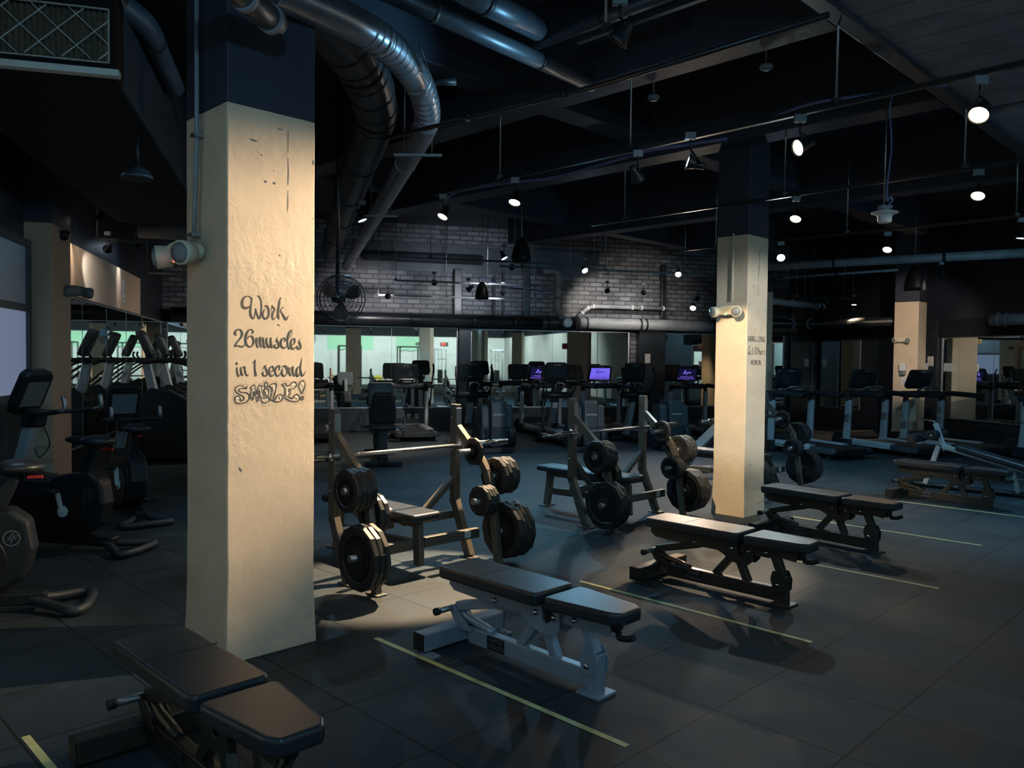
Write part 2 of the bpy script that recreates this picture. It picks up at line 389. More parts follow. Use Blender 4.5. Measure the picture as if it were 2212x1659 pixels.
# pale zone on the front wall stops at the paint line, black above; a green band on part of it
def lw(t, z, off=0):       # point on the left wall: t metres along it from PL, z up, off into the room
    return PL + WW * t + WV * off + V3((0, 0, z))
def bw(s, z, off=0):       # on the back wall: s metres right of PB
    return PB + WV * s - WW * off + V3((0, 0, z))
def rw(t, z, off=0):
    return PR + WW * t - WV * off + V3((0, 0, z))
def fwl(s, z, off=0):
    return PF + WV * s + WW * off + V3((0, 0, z))
def slab(name, pt, a0, a1, z0, z1, o0, o1, m, bevel=0, parent=None):
    P = [pt(a, z, o) for o in (o0, o1) for z in (z0, z1) for a in (a0, a1)]
    mb = MB(); mb.add(P, [(0, 1, 3, 2), (4, 6, 7, 5), (0, 4, 5, 1), (2, 3, 7, 6), (0, 2, 6, 4), (1, 5, 7, 3)])
    o = mb.build(name, m, parent, bevel)
    me = o.data; import bmesh
    bm = bmesh.new(); bm.from_mesh(me); bmesh.ops.recalc_face_normals(bm, faces=bm.faces); bm.to_mesh(me); bm.free()
    return o
# black upper part of pale walls
struct(slab('trim_1', fwl, -4, 14, 2.95, CEIL, 0, .02, M['blackmatt']))
FLs = (CFL - PL).dot(WW)
struct(slab('trim_2', lw, FLs + .03, -5.5, 2.95, CEIL, 0, .02, M['blackmatt']))
struct(slab('trim_12', rw, (CFR - PR).dot(WW) + .03, -8.5, 2.95, CEIL, 0, .02, M['blackmatt']))
struct(slab('trim_3', fwl, 1.5, 4.2, 2.1, 2.93, 0, .03, M['green_wall']))
struct(slab('trim_4', fwl, 5.6, 7.4, 2.1, 2.93, 0, .03, M['green_wall']))
# left wall: tan band above the mirror, dark above it; window side and pilaster
tL0 = 0.02; tL1 = 5.35
struct(slab('trim_5', lw, tL0, tL1, 2.31, 2.93, 0, .05, M['tan_wall']))
struct(slab('trim_6', lw, tL0, 8.3, 0, .42, 0, .05, M['panel']))
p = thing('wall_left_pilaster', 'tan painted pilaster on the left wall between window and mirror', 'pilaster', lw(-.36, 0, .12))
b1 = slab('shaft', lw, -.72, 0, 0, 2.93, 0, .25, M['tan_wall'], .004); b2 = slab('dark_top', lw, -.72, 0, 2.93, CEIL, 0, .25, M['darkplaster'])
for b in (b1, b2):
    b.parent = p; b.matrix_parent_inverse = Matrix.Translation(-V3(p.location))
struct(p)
# the left window: two pale panes in a dark frame
w = slab('window_1', lw, -2.3, -.80, 1.15, 2.72, .0, .05, M['panel']); struct(w)
M['pane'] = pmat('frosted_pane', (.50, .56, .66), .25)
M['pane_lit'] = emat('frosted_pane_lit', (.36, .44, .66), .28)
slab('pane', lw, -2.24, -.87, 1.22, 2.02, .05, .056, M['pane_lit'], parent=w)
slab('pane', lw, -2.24, -.87, 2.09, 2.66, .05, .056, M['pane'], parent=w)
for z0, z1 in ((1.15, 1.22), (2.02, 2.09), (2.66, 2.73)): slab('window_frame', lw, -2.3, -.8, z0, z1, .05, .09, M['ductdark'], parent=w)
for a in (-2.3, -.87): slab('window_frame', lw, a, a + .07, 1.15, 2.73, .05, .09, M['ductdark'], parent=w)
struct(slab('baseboard_left', lw, -5.4, -.75, 0, .12, 0, .02, M['black']))

def mirror(name, pt, a0, a1, z0, z1, cuts, label):
    r = thing(name, label, 'mirror', pt((a0 + a1) / 2, z0, .02))
    inv = Matrix.Translation(-V3(r.location))
    o = slab('glass', pt, a0, a1, z0, z1, .004, .03, M['mirror'])
    fr = MB()
    for z in (z0, z1): fr.bar(pt(a0 - .012, z, .03), pt(a1 + .012, z, .03), .035, .022)
    for a in (a0, a1): fr.bar(pt(a, z0, .03), pt(a, z1, .03), .025, .035)
    f = fr.build('frame', M['steel'])
    L = [o, f]
    for c in cuts:
        L.append(MB().bar(pt(c, z0, .031), pt(c, z1, .031), .004, .006).build('panel_joint', M['steel']))
    for x in L: x.parent = r; x.matrix_parent_inverse = inv
    return r
def bs(u):      # back wall distance s at photo column u
    q = at_plane(u, 800, PB, WW); return (q - PB).dot(WV)
def rs(u):
    q = at_plane(u, 780, PR, WV); return (q - PR).dot(WW)
def ls(u):
    q = at_plane(u, 700, PL, WV); return (q - PL).dot(WW)
mirror('wall_mirror', bw, -3.0, bs(987), .5, 2.30, [bs(845)], 'long wall mirror on the back wall, behind the fan and recumbent bike')
mirror('wall_mirror', bw, bs(1017), bs(1356), .5, 2.28, [bs(1192)], 'wall mirror on the back wall with a violet screen in front')
mirror('wall_mirror', bw, bs(1431), bs(1690), .5, 2.28, [bs(1560)], 'wall mirror on the back wall partly hidden by the second pillar')
mirror('wall_mirror', rw, rs(1860), rs(1757), .5, 2.14, [rs(1812)], 'narrow mirror in the far right corner beside the dark notice pier')
mirror('wall_mirror', rw, rs(2240), rs(2037), .5, 2.14, [rs(2075), rs(2150)], 'mirror on the right wall to the right of the far pillar')
mirror('wall_mirror', lw, .07, 8.2, .45, 2.29, [ls(172), ls(225), ls(268), ls(303)], 'long mirror on the left wall under the tan band')
# dark piers between the mirrors
def pier(a0, a1, off, label, pt=bw, z1=CEIL, m='panel'):
    r = thing('wall_pier', label, 'pier', pt((a0 + a1) / 2, 0, off / 2))
    o = slab('casing', pt, a0, a1, 0, z1, 0, off, M[m], .006); o.parent = r; o.matrix_parent_inverse = Matrix.Translation(-V3(r.location))
    return r
pier(bs(989), bs(1014), .10, 'dark foil-wrapped pier between the two left back mirrors', z1=2.5)
pier(bs(1373), bs(1428), .22, 'dark pier with a white notice on the back wall', z1=2.5)
pier(bs(1700), bs(1741), .15, 'tall dark pier with a notice in the far right corner')
pier(rs(2034), rs(2008), .12, 'dark pier beside the far pillar on the right wall', pt=rw, z1=2.5)
struct(slab('trim_7', bw, -3.2, bs(1745), 2.31, 2.55, .03, .12, M['blackmatt']))
struct(slab('trim_8', bw, -3.2, bs(1700), 0, .47, .0, .10, M['panel']))
struct(slab('trim_9', rw, rs(2240), rs(1757), 0, .47, 0, .08, M['panel']))
struct(slab('trim_10', rw, rs(2300), rs(1760), 2.16, 2.5, 0, .10, M['blackmatt']))
# light board lining on the upper back wall
struct(slab('trim_11', bw, bs(770), bs(1290), 3.55, 4.15, .0, .04, M['ductdark']))
def notice(pos, ux, w, h, label, lines=4):
    ux = V3(ux).normalized(); n = ux.cross(V3((0, 0, 1)))
    r = thing('paper_notice', label, 'notice', pos)
    mb = MB(); mb.prism([(-w / 2, -h / 2), (w / 2, -h / 2), (w / 2, h / 2), (-w / 2, h / 2)], (0, 0, 0), ux, (0, 0, 1), .003); mb.build('sheet', M['paper'], r)
    t = MB()
    for i in range(lines):
        z = h * (.36 - .72 * i / max(1, lines - 1)); ww = w * (.30 if i == 0 else .72)
        t.prism([(-ww / 2, z - h * .018), (ww / 2, z - h * .018), (ww / 2, z + h * .018), (-ww / 2, z + h * .018)], n * .0025, ux, (0, 0, 1), .001)
    t.build('printed_lines', M['ink'], r)
    return r
notice(bw((bs(1384) + bs(1396)) / 2, 1.66, .226), WV, .14, .22, 'white notice on the dark pier behind the second cross trainer')
notice(bw((bs(1729) + bs(1739)) / 2, 1.6, .156), WV, .13, .2, 'white notice on the pier in the far right corner')
notice(rw(rs(2021), 1.66, .126), -WW, .16, .2, 'small white notice on the dark pier right of the far pillar')
notice(lw(ls(258), 2.60, .055), WW, .18, .34, 'white sheet on the tan band above the left mirror', 3)

# ceiling: beams both ways and a lower board-cast slab on the right
def beam(name, p, q, w, z0, z1, m='concrete'):
    mb = MB(); c0 = V3((p[0], p[1], (z0 + z1) / 2)); c1 = V3((q[0], q[1], (z0 + z1) / 2)); mb.bar(c0, c1, w, z1 - z0)
    o = mb.build(name, M[m], bevel=.01); return struct(o)
pa = at_z(1906, 79, 3.75); a0 = pa.dot(GA)           # where the lower slab starts
a_lo = a0 - 6
for k, (b0, b1) in enumerate(((-6, 1.2), (1.55, 4.15), (4.5, 7.6), (7.95, 11.5))):
    mb = MB(); P = [G(a0, b0), G(a0, b1), G(a_lo, b1), G(a_lo, b0)]
    mb.add([V3((q.x, q.y, 3.75)) for q in P] + [V3((q.x, q.y, CEIL - .01)) for q in P], [(0, 1, 2, 3), (7, 6, 5, 4), (0, 4, 5, 1), (1, 5, 6, 2), (2, 6, 7, 3), (3, 7, 4, 0)])
    o = mb.build('ceiling_slab', M['board']); struct(o)
for i, bb in enumerate((at_z(1284, 180, 3.8).dot(GB) + .15, 7.4, 11.0)):
    beam('ceiling_beam', G(11, bb), G(a0 + .2, bb), .32, 3.8, CEIL)
for i, aa in enumerate((5.3, 9.6)):
    beam('ceiling_beam', G(aa, -1), G(aa, 16), .30, 4.0, CEIL)
beam('ceiling_beam', G(a0 + .06, -5), G(a0 + .06, 12), .12, 3.72, CEIL, 'ductdark')
# ------------------------------------------------------------------ pillars
def pillar(near, wa, wb, label, hh=2.9, flare=.012):
    """near = corner nearest the camera; sides run wa along A and wb along B"""
    near = V3(near); c = near + GA * wa / 2 + GB * wb / 2
    r = thing('concrete_pillar', label, 'pillar', (c.x, c.y, 0), PI / 4)
    def shaft(z0, z1, name, m, worn):
        n = 22 if worn else 2; vs = []; rnd = random.Random(int(near.x * 1000) + 5)
        for i in range(n + 1):
            z = z0 + (z1 - z0) * i / n
            e = max(0, 1 - z / .35) * flare
            for sx, sy in ((-1, -1), (1, -1), (1, 1), (-1, 1)):
                j = .0015 if worn and 0 < i < n else 0
                vs.append((sx * (wb / 2 + e) + rnd.uniform(-j, j), sy * (wa / 2 + e) + rnd.uniform(-j, j), z))
        fs = [(i * 4 + k, i * 4 + (k + 1) % 4, i * 4 + 4 + (k + 1) % 4, i * 4 + 4 + k) for i in range(n) for k in range(4)]
        fs += [(3, 2, 1, 0), tuple(n * 4 + k for k in range(4))]
        return MB().add(vs, fs).build(name, M[m], r, .007, 2)
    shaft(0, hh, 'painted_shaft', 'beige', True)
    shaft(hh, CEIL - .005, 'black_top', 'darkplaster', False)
    return r
C1 = V3((-1.465, 4.134, 0)); C2 = V3((2.388, 8.213, 0))
P1 = pillar(C1, .494, .510, 'nearest beige concrete pillar with the big hand-lettered slogan')
P2 = pillar(C2, .36, .42, 'second beige pillar with small lettering beside the bench press row')
def on_depth(u, v, y):
    q = at_depth(u, v, y); return V3((q.x, q.y, 0))
c3 = on_depth(1632, 780, 14.6); P3 = pillar(c3, .55, .62, 'beige pillar half hidden behind the second pillar')
c4 = on_depth(1982, 780, 16.25); P4 = pillar(c4, .47, .47, 'beige pillar far right, lit at the top, among the treadmills', hh=2.86)
P5 = pillar(C1 - GA * 5.6, .5, .5, 'beige pillar behind the camera seen in the back mirror')
P6 = pillar(C2 - GA * 5.6, .5, .5, 'beige pillar outside the frame to the right, seen in the mirrors')
pillar(C1 - GA * 5.6 - GB * 5.6, .5, .5, 'pale pillar near the front wall seen in the back mirror')
def unmirror(q):     # where a thing stands that the back mirror shows at q
    return q - WW * (2 * (q - PB).dot(WW))
for u_, y_, w_ in ((1030, 36.5, 'left of the two dark piers'), (1228, 34.5, 'in the middle of the second mirror'), (1292, 36, 'at the right of the second mirror')):
    q_ = unmirror(at_depth(u_, 780, y_)); pillar((q_.x, q_.y, 0), .5, .5, 'pale pillar outside the frame, reflected ' + w_)
pillar(C2 - GA * 11.2 + GB * .5, .5, .5, 'pale pillar by the front right wall seen in the back mirror')

def child_world(o, r):
    """keep world placement while parenting to r"""
    o.parent = r; bpy.context.view_layer.update(); o.matrix_parent_inverse = r.matrix_world.inverted()
bpy.context.view_layer.update()
# ---- lettering on the nearest pillar (its right face: plane through C1 along B)
FN = V3((R2, -R2, 0))
def face_uv(u, v, p):
    q = at_plane(u, v, p, FN); return ((q - p).dot(GB), q.z)
def strokes(lst, sc, ox, oy, p, mat, name, r, wk=1., closed=False, lift=.0022):
    mb = MB()
    for st in lst:
        pts = []
        for t in st:
            x, y = t[0], t[1]; w = t[2] if len(t) > 2 else 27
            a = face_uv(ox + x / sc, oy + y / sc, p); b = face_uv(ox + x / sc, oy + (y + 100) / sc, p)
            pts.append((a[0], a[1], w * wk * abs(b[1] - a[1]) / 100))
        mb.stroke(pts, p, GB, (0, 0, 1), lift, closed=closed)
    o = mb.build(name, M[mat]); child_world(o, r); return o
S1 = [
 [(500,400,25),(420,450,60),(320,430,70),(295,330,60),(310,230,50),(370,150,40),(440,125,25),(510,150,25),(560,190,30),(555,260,35),(535,400,40),(520,540,55),(535,660,55),(575,730,40),(610,740,25),(635,680,18),(655,560,18),(665,460,18)],
 [(665,460,18),(690,580,40),(730,690,40),(765,745,35),(795,680,35),(815,560,35),(828,400,38),(820,280,38),(790,180,35),(740,120,30),(705,120,12)],
 [(925,470,10),(880,540,35),(860,640,45),(890,720,50),(935,750,45),(985,720,45),(1025,640,50),(1030,540,50),(1005,440,50),(960,395,45),(910,410,20)],
 [(1085,555,8),(1110,450,15),(1125,365,15)], [(1110,395,35),(1140,430,50),(1190,490,45),(1150,560,50),(1130,650,50),(1130,730,45),(1155,765,30),(1200,730,18),(1260,660,12)],
 [(1365,150,14),(1330,240,35),(1305,380,50),(1285,540,65),(1285,660,65),(1310,765,30)], [(1425,430,22),(1345,510,18)], [(1345,515,25),(1400,610,40),(1450,700,60),(1495,770,50),(1530,740,30),(1575,650,12)],
 [(140,1205,25),(105,1160,45),(110,1100,40),(150,1050,30),(210,1040,28),(270,1070,35),(300,1150,42),(285,1230,38),(230,1310,32),(150,1400,30),(105,1490,32),(95,1520,20)], [(95,1520,20),(150,1490,25),(220,1500,35),(290,1520,35),(335,1505,30),(355,1455,14)],
 [(565,1155,25),(600,1110,35),(575,1060,28),(530,1040,28),(470,1070,38),(420,1160,45),(392,1280,48),(400,1400,48),(440,1480,40),(510,1520,30),(570,1490,35),(612,1410,42),(612,1320,40),(575,1240,32),(520,1220,25),(460,1260,20),(425,1330,12)],
 [(705,1250,12),(695,1320,38),(700,1430,45),(725,1530,30),(745,1510,14)], [(715,1400,10),(760,1290,18),(800,1250,22),(790,1350,45),(800,1440,45),(825,1525,30),(850,1505,12)], [(810,1380,10),(850,1290,15),(880,1265,18),(885,1370,42),(895,1470,40),(920,1545,30),(965,1490,10)],
 [(985,1250,12),(970,1330,35),(975,1420,42),(1010,1490,50),(1045,1535,40),(1075,1450,14)], [(1090,1260,25),(1085,1370,42),(1100,1460,45),(1130,1545,30),(1165,1505,10)],
 [(1205,1410,6),(1245,1310,12),(1285,1230,10)], [(1245,1300,35),(1270,1370,45),(1305,1440,50),(1305,1520,45),(1255,1555,35),(1200,1525,35),(1190,1470,35),(1225,1460,20)],
 [(1470,1375,25),(1490,1310,30),(1450,1275,25),(1395,1310,40),(1365,1400,45),(1380,1500,45),(1440,1555,38),(1490,1530,20),(1525,1490,8)],
 [(1590,1300,8),(1640,1220,12),(1670,1120,15),(1655,1055,20),(1610,1110,40),(1570,1210,42),(1548,1340,35),(1555,1460,35),(1590,1570,35),(1625,1550,12)],
 [(1665,1460,15),(1715,1450,20),(1750,1380,35),(1740,1300,35),(1700,1295,25),(1660,1340,35),(1640,1420,40),(1650,1520,45),(1700,1580,38),(1760,1540,18),(1795,1490,8)],
 [(1815,1435,6),(1860,1360,12),(1910,1290,10)], [(1870,1370,40),(1890,1430,45),(1910,1500,42),(1895,1570,35),(1840,1575,30),(1810,1530,35),(1830,1490,25)]]
S2 = [
 [(214,218,20),(212,250,42),(205,300,12)], [(212,350,14),(215,430,35),(225,530,40),(250,605,35),(295,550,12)],
 [(312,345,14),(318,440,40),(340,540,50),(370,590,40)], [(345,420,10),(385,350,18),(425,345,28),(430,430,40),(445,520,40),(490,590,35),(525,550,14)],
 [(650,240,12),(690,190,16),(720,150,16)], [(720,150,14),(705,250,35),(700,400,40),(715,520,55),(732,605,60)],
 [(905,440,6),(950,360,14),(1010,280,12)], [(975,310,35),(1000,390,42),(1035,470,48),(1045,540,45),(1000,595,35),(940,580,40),(915,520,38),(945,475,25)],
 [(1145,490,12),(1190,450,30),(1215,390,32),(1185,330,28),(1130,360,30),(1090,450,38),(1110,550,48),(1160,600,35),(1235,535,10)],
 [(1350,445,14),(1380,380,30),(1365,320,32),(1310,340,35),(1260,430,40),(1270,540,42),(1320,595,35),(1370,570,18),(1400,500,8)],
 [(1480,385,8),(1445,450,35),(1445,540,45),(1500,600,35),(1560,560,20),(1590,480,35),(1580,390,55),(1530,325,50),(1460,335,20)],
 [(1635,335,10),(1635,430,40),(1655,530,45),(1690,595,30)], [(1650,450,8),(1700,370,18),(1745,340,28),(1735,430,40),(1750,530,45),(1785,595,30),(1825,555,8)],
 [(1925,325,15),(1870,370,35),(1840,460,42),(1845,550,55),(1880,600,40),(1930,530,12)], [(1995,90,8),(1965,230,25),(1950,380,38),(1960,490,48),(2000,595,30),(2050,540,18),(2095,435,8)]]
SM = [
 [(480,870),(470,935),(430,925),(380,890),(300,860),(220,880),(165,940),(175,1000),(220,1060),(300,1110),(370,1140),(405,1190),(385,1250),(330,1275),(310,1240),(290,1180),(235,1140),(175,1160),(150,1220),(170,1300),(240,1340),(330,1345),(440,1320),(530,1250),(560,1160),(530,1090),(450,1050),(340,1040),(275,1010),(265,970),(300,945),(380,935),(455,945)],
 [(580,905),(630,870),(685,835),(720,960),(760,1090),(780,960),(805,850),(850,855),(910,865),(870,910),(895,1010),(920,1100),(955,1200),(1040,1175),(1100,1200),(1100,1270),(1010,1325),(920,1310),(870,1240),(845,1100),(825,990),(805,1140),(785,1285),(730,1150),(672,1025),(665,1130),(655,1240),(605,1200),(590,1080),(610,960)],
 [(1000,760),(1040,800),(1040,880),(1010,920),(970,900),(965,810)], [(950,970),(1010,955),(1075,945),(1075,1040),(1070,1130),(1035,1135),(1000,1140),(970,1060)],
 [(1085,880),(1130,835),(1180,810),(1260,800),(1290,850),(1270,960),(1240,1100),(1220,1210),(1265,1230),(1300,1150),(1370,1095),(1430,1110),(1465,1170),(1440,1250),(1370,1295),(1280,1295),(1130,1225),(1150,1140),(1165,1050),(1150,920)],
 [(1450,830),(1490,810),(1540,800),(1570,850),(1640,850),(1730,770),(1800,760),(1845,810),(1830,880),(1770,930),(1690,960),(1625,960),(1630,1010),(1665,1015),(1660,1105),(1620,1110),(1625,1165),(1680,1185),(1735,1210),(1790,1120),(1860,1095),(1920,1150),(1920,1240),(1850,1290),(1750,1290),(1640,1260),(1500,1170),(1525,1070),(1520,920)],
 [(2000,720),(2060,780),(2070,880),(2030,990),(1990,1080),(1950,990),(1910,900),(1920,790)], [(1995,1145),(2030,1195),(1995,1250),(1965,1200)]]
SO = [[(150,1090),(120,980),(150,880),(250,810),(420,830),(460,800),(530,850),(620,800),(715,770),(730,800),(780,785),(910,800),(940,730),(1000,700),(1050,740),(1090,800),(1180,750),(1290,745),(1380,830),(1470,770),(1550,720),(1590,790),(1700,740),(1800,710),(1870,745),(1930,690),(2010,680),(2090,720),(2125,820),(2090,1020),(2040,1110),(2080,1200),(2060,1290),(1990,1330),(1920,1310),(1800,1350),(1680,1340),(1500,1260),(1400,1350),(1280,1370),(1160,1340),(1080,1400),(980,1410),(880,1370),(800,1365),(710,1300),(590,1290),(470,1370),(330,1415),(200,1390),(110,1300),(95,1200)]]
strokes(S1, 12.76, 500, 630, C1, 'lettering', 'painted_lettering', P1, 1.12)
strokes(S2, 12.64, 495, 765, C1, 'lettering', 'painted_lettering', P1, 1.12)
strokes([[(x, y, 27) for x, y in st] for st in SM], 12.64, 495, 765, C1, 'lettering', 'outlined_lettering', P1, closed=True)
strokes([[(x, y, 6) for x, y in st] for st in SO], 12.64, 495, 765, C1, 'letteringthin', 'thin_outline', P1, closed=True)
strokes([[(230,905,20),(330,890,55),(400,920,25)],[(190,1230,30),(235,1195,60),(270,1220,30)],[(640,930,20),(690,900,50),(720,1010,25)],[(840,900,30),(880,1080,50),(920,1200,30)],[(990,800,20),(1005,840,45),(1000,880,20)],[(1000,1000,40),(1030,1060,50),(1040,1110,30)],[(1180,870,20),(1220,900,60),(1220,1020,30)],[(1360,1150,30),(1400,1170,55),(1400,1230,30)],[(1570,920,30),(1580,1060,50),(1570,1150,30)],[(1700,860,30),(1780,820,50),(1800,860,20)],[(1800,1180,30),(1850,1170,55),(1860,1230,30)],[(1960,820,30),(2010,800,60),(2030,880,30)],[(1010,1260,30),(1060,1235,45)]], 12.64, 495, 765, C1, 'letteringpale', 'letter_highlight', P1, lift=.0018)
# red stroke of laser light from the emergency lamp is left to the lamp itself
strokes([[(622, 282, 1.2), (623, 300, 1.6), (622, 330, 1.2)], [(622, 340, 1), (623, 372, 1.8), (622, 400, 1.2)], [(622, 412, 1), (622, 440, 1.6), (621, 458, .8)], [(572, 391, 3), (576, 394, 4)], [(591, 394, 3), (595, 398, 4)], [(677, 346, 2), (677, 356, 3)], [(604, 550, 2.5), (605, 553, 2)], [(541, 300, 2), (548, 303, 3), (556, 306, 2)], [(600, 279, 2), (610, 280, 2.5)], [(565, 333, 2), (566, 337, 3)], [(600, 700, 1.5), (604, 704, 2)], [(516, 1010, 3), (522, 1018, 3)], [(560, 1325, 4), (572, 1331, 5), (585, 1333, 3)]], 1, 0, 0, C1, 'ink', 'cracks_and_pits', P1)
strokes([[(1640, 542, .8), (1640, 570, 1.2), (1638, 606, .8)], [(1638, 615, .8), (1638, 640, .8)], [(1626, 583, 1.5), (1625, 586, 2)], [(1626, 616, 2), (1628, 620, 2)], [(1617, 664, 1), (1620, 656, .7)], [(1631, 711, 1.6), (1631, 713, 1.6)], [(1641, 711, 1.4), (1641, 713, 1.4)], [(1620, 1002, 2), (1622, 1006, 2)], [(1612, 1048, 2), (1614, 1052, 2)]], 1, 0, 0, C2, 'ink', 'cracks_and_pits', P2)
# ---- lettering on the second pillar
def face_text(body, p, u0, v0, u1, v1, hpx, mat, name, r, shear=0):
    a = face_uv(u0, v0, p); b = face_uv(u1, v1, p); h0 = face_uv((u0 + u1) / 2, v0 + hpx, p)
    me = text_me(body, 1.); xs = [v.co.x for v in me.vertices]; ys = [v.co.y for v in me.vertices]
    wx = max(xs) - min(xs); wy = max(ys) - min(ys)
    o = p + GB * ((a[0] + b[0]) / 2) + V3((0, 0, (a[1] + b[1]) / 2)) + FN * .0025
    sx = (b[0] - a[0]) / wx; sy = abs(h0[1] - a[1]) / wy
    cx = (max(xs) + min(xs)) / 2; cy = (max(ys) + min(ys)) / 2
    Mx = frame_M(o, GB, (0, 0, 1), sx, sy) @ Matrix.Translation((-cx, -cy, 0))
    mb = MB(); mb.mesh_from(me, Mx); ob = mb.build(name, M[mat]); child_world(ob, r); return ob
face_text('SHARING', C2, 1615, 731, 1631, 733, 13, 'letteringgrey', 'painted_lettering', P2)
face_text('is', C2, 1632.2, 735.5, 1635.2, 736, 6, 'letteringgrey', 'painted_lettering', P2)
face_text('CARING', C2, 1637, 732.5, 1652, 733.5, 13, 'letteringgrey', 'painted_lettering', P2)
SL2 = [  # Let Others, traced in a zoom of scale 11.06 from (1600,650)
 [(225,1095,10),(205,1080,14),(192,1130,16),(195,1200,18),(185,1270,16),(170,1240,10),(200,1260,12),(220,1285,10)],
 [(228,1240,8),(240,1225,10),(232,1205,10),(222,1250,14),(235,1285,12),(252,1270,6)],
 [(280,1110,12),(275,1190,15),(280,1270,14),(298,1275,6)], [(262,1165,8),(298,1160,8)],
 [(372,1110,10),(345,1120,15),(335,1200,18),(350,1275,15),(375,1240,12),(380,1160,12),(365,1110,10)],
 [(405,1110,12),(402,1200,15),(408,1280,12)], [(390,1160,8),(422,1158,8)],
 [(432,1105,12),(432,1200,16),(434,1285,14)], [(434,1220,8),(455,1190,10),(460,1230,14),(468,1285,12)],
 [(480,1240,8),(495,1220,10),(488,1195,10),(476,1245,14),(490,1285,12),(505,1270,6)],
 [(518,1190,12),(520,1240,14),(520,1285,12)], [(520,1215,8),(540,1190,12)],
 [(582,1180,10),(560,1190,12),(568,1230,14),(578,1265,14),(552,1285,10)]]
strokes(SL2, 11.06, 1600, 650, C2, 'letteringgrey', 'painted_lettering', P2)
face_text('WORK IN', C2, 1621, 782.5, 1643, 783.5, 11.5, 'letteringgrey', 'painted_lettering', P2)
# ---- conduits and emergency lamps on the pillars
LNORM = V3((-R2, -R2, 0))   # normal of a pillar's left face
def conduit(name, label, pts, r, straps, m='greypipe'):
    t = thing(name, label, 'conduit', pts[-1]); o = V3(pts[-1])
    MB().tube([V3(p) - o for p in pts], r, 8).build('pipe', M[m], t)
    for s in straps:
        MB().box(V3(s) - o, (.05, .05, .018), Matrix.Rotation(PI / 4, 3, 'Z')).build('strap', M['steel'], t)
    return t
def on_left(u, v, corner, off):
    q = at_plane(u, v, corner, LNORM); return q + LNORM * off
q0 = on_left(431, 517, C1, .03); q1 = on_left(437, 296, C1, .03); q2 = on_left(434, 0, C1, .03)
conduit('wall_conduit', 'grey conduit running down the nearest pillar to its emergency lamp', [V3((q1.x, q1.y, CEIL - .01)), q1, (q1 * .35 + q0 * .65) , q0], .0125, [q1, q0 + V3((0, 0, .02))])
e0 = on_left(1584, 657, C2, .02); e1 = on_left(1584, 520, C2, .02)
conduit('wall_conduit', 'thin conduit on the second pillar above its emergency lamp', [V3((e0.x, e0.y, 2.92)), e0 + V3((0, 0, .03))], .009, [], 'cream')
def emergency(label, pos, face, led, body='cream', sc=1.):
    """pos on the wall, face = outward normal"""
    n = V3(face).normalized(); sx = V3((0, 0, 1)).cross(n)
    r = thing('emergency_light', label, 'emergency light', pos, math.atan2(n.y, n.x))
    b = MB(); pr = []
    for i in range(20):
        a = 2 * PI * i / 20; ca, sa = math.cos(a), math.sin(a)
        pr.append((.145 * sc * math.copysign(abs(ca) ** .75, ca), .052 * sc * math.copysign(abs(sa) ** .85, sa)))
    b.prism(pr, (.045 * sc, 0, 0), (0, 1, 0), (0, 0, 1), .09 * sc); b.build('housing', M[body], r, .018 * sc, 3)
    for sg in (-1, 1):
        o = V3((.075, sg * .118, -.012)) * sc; ax = V3((.92, sg * .35, -.12)).normalized()
        h = MB().lathe([(.02, -.03), (.05, -.02), (.056, .03), (.056, .05), (.05, .05)], (0, 0, 0), ax, 20)
        for i, v in enumerate(h.v): h.v[i] = tuple(V3(v) * sc + o)
        hd = h.build('lamp_head', M[body], r)
        l = MB().lathe([(.05, 0), (.044, .012), (.02, .019), (.0, .021)], (0, 0, 0), ax, 18)
        for i, v in enumerate(l.v): l.v[i] = tuple(V3(v) * sc + o + ax * .048 * sc)
        l.build('lens', M['glass'], hd)
    if led: MB().ball(V3((.088, 0, -.042)) * sc, .008 * sc).build('indicator', M[led], r)
    return r
emergency('cream twin-head emergency lamp with a red light on the nearest pillar', on_left(417, 548, C1, 0), LNORM, 'led_red', sc=1.15)
emergency('cream twin-head emergency lamp with a green light on the second pillar', on_left(1577, 671, C2, 0), LNORM, 'led_green')
emergency('small emergency lamp high on the far right pillar', on_left(1950, 734, c4, 0), LNORM, None)
emergency('grey emergency lamp on the tan pilaster beside the left mirror', lw(-.05, 2.30, .26), (WV - WW * .6).normalized(), None, 'greyplastic', 1.1)
# far pillar: dispenser and two notices
d4 = on_left(1952, 793, c4, 0)
dz = thing('soap_dispenser', 'white wall dispenser on the far right pillar', 'dispenser', d4, math.atan2(-R2, -R2))
MB().box((.05, 0, .0), (.1, .12, .16)).build('body', M['white'], dz, .015); MB().box((.05, 0, -.12), (.08, .09, .08)).build('nozzle', M['greyplastic'], dz, .01)
notice(on_left(1954, 824, c4, .004), (R2, -R2, 0), .13, .19, 'white notice under the dispenser on the far right pillar')
q = at_plane(2001, 793, c4, FN) + FN * .004; notice(q, GB, .2, .17, 'white notice on the right face of the far right pillar')
q = at_plane(1664, 853, c3, FN) + FN * .004; notice(q, GB, .07, .07, 'small white label on the pillar behind the second pillar', 2)
# surveillance dome on the pilaster top
dm = thing('dome_camera', 'black dome camera at the top of the tan pilaster', 'camera', lw(-.36, 2.86, .27))
MB().lathe([(.0, -.06), (.04, -.045), (.058, -.01), (.06, .02), (.0, .02)], (0, 0, 0), (0, 0, 1)).build('dome', M['screen'], dm); MB().lathe([(.065, .02), (.065, .045), (0, .045)], (0, 0, 0)).build('mount', M['black'], dm)
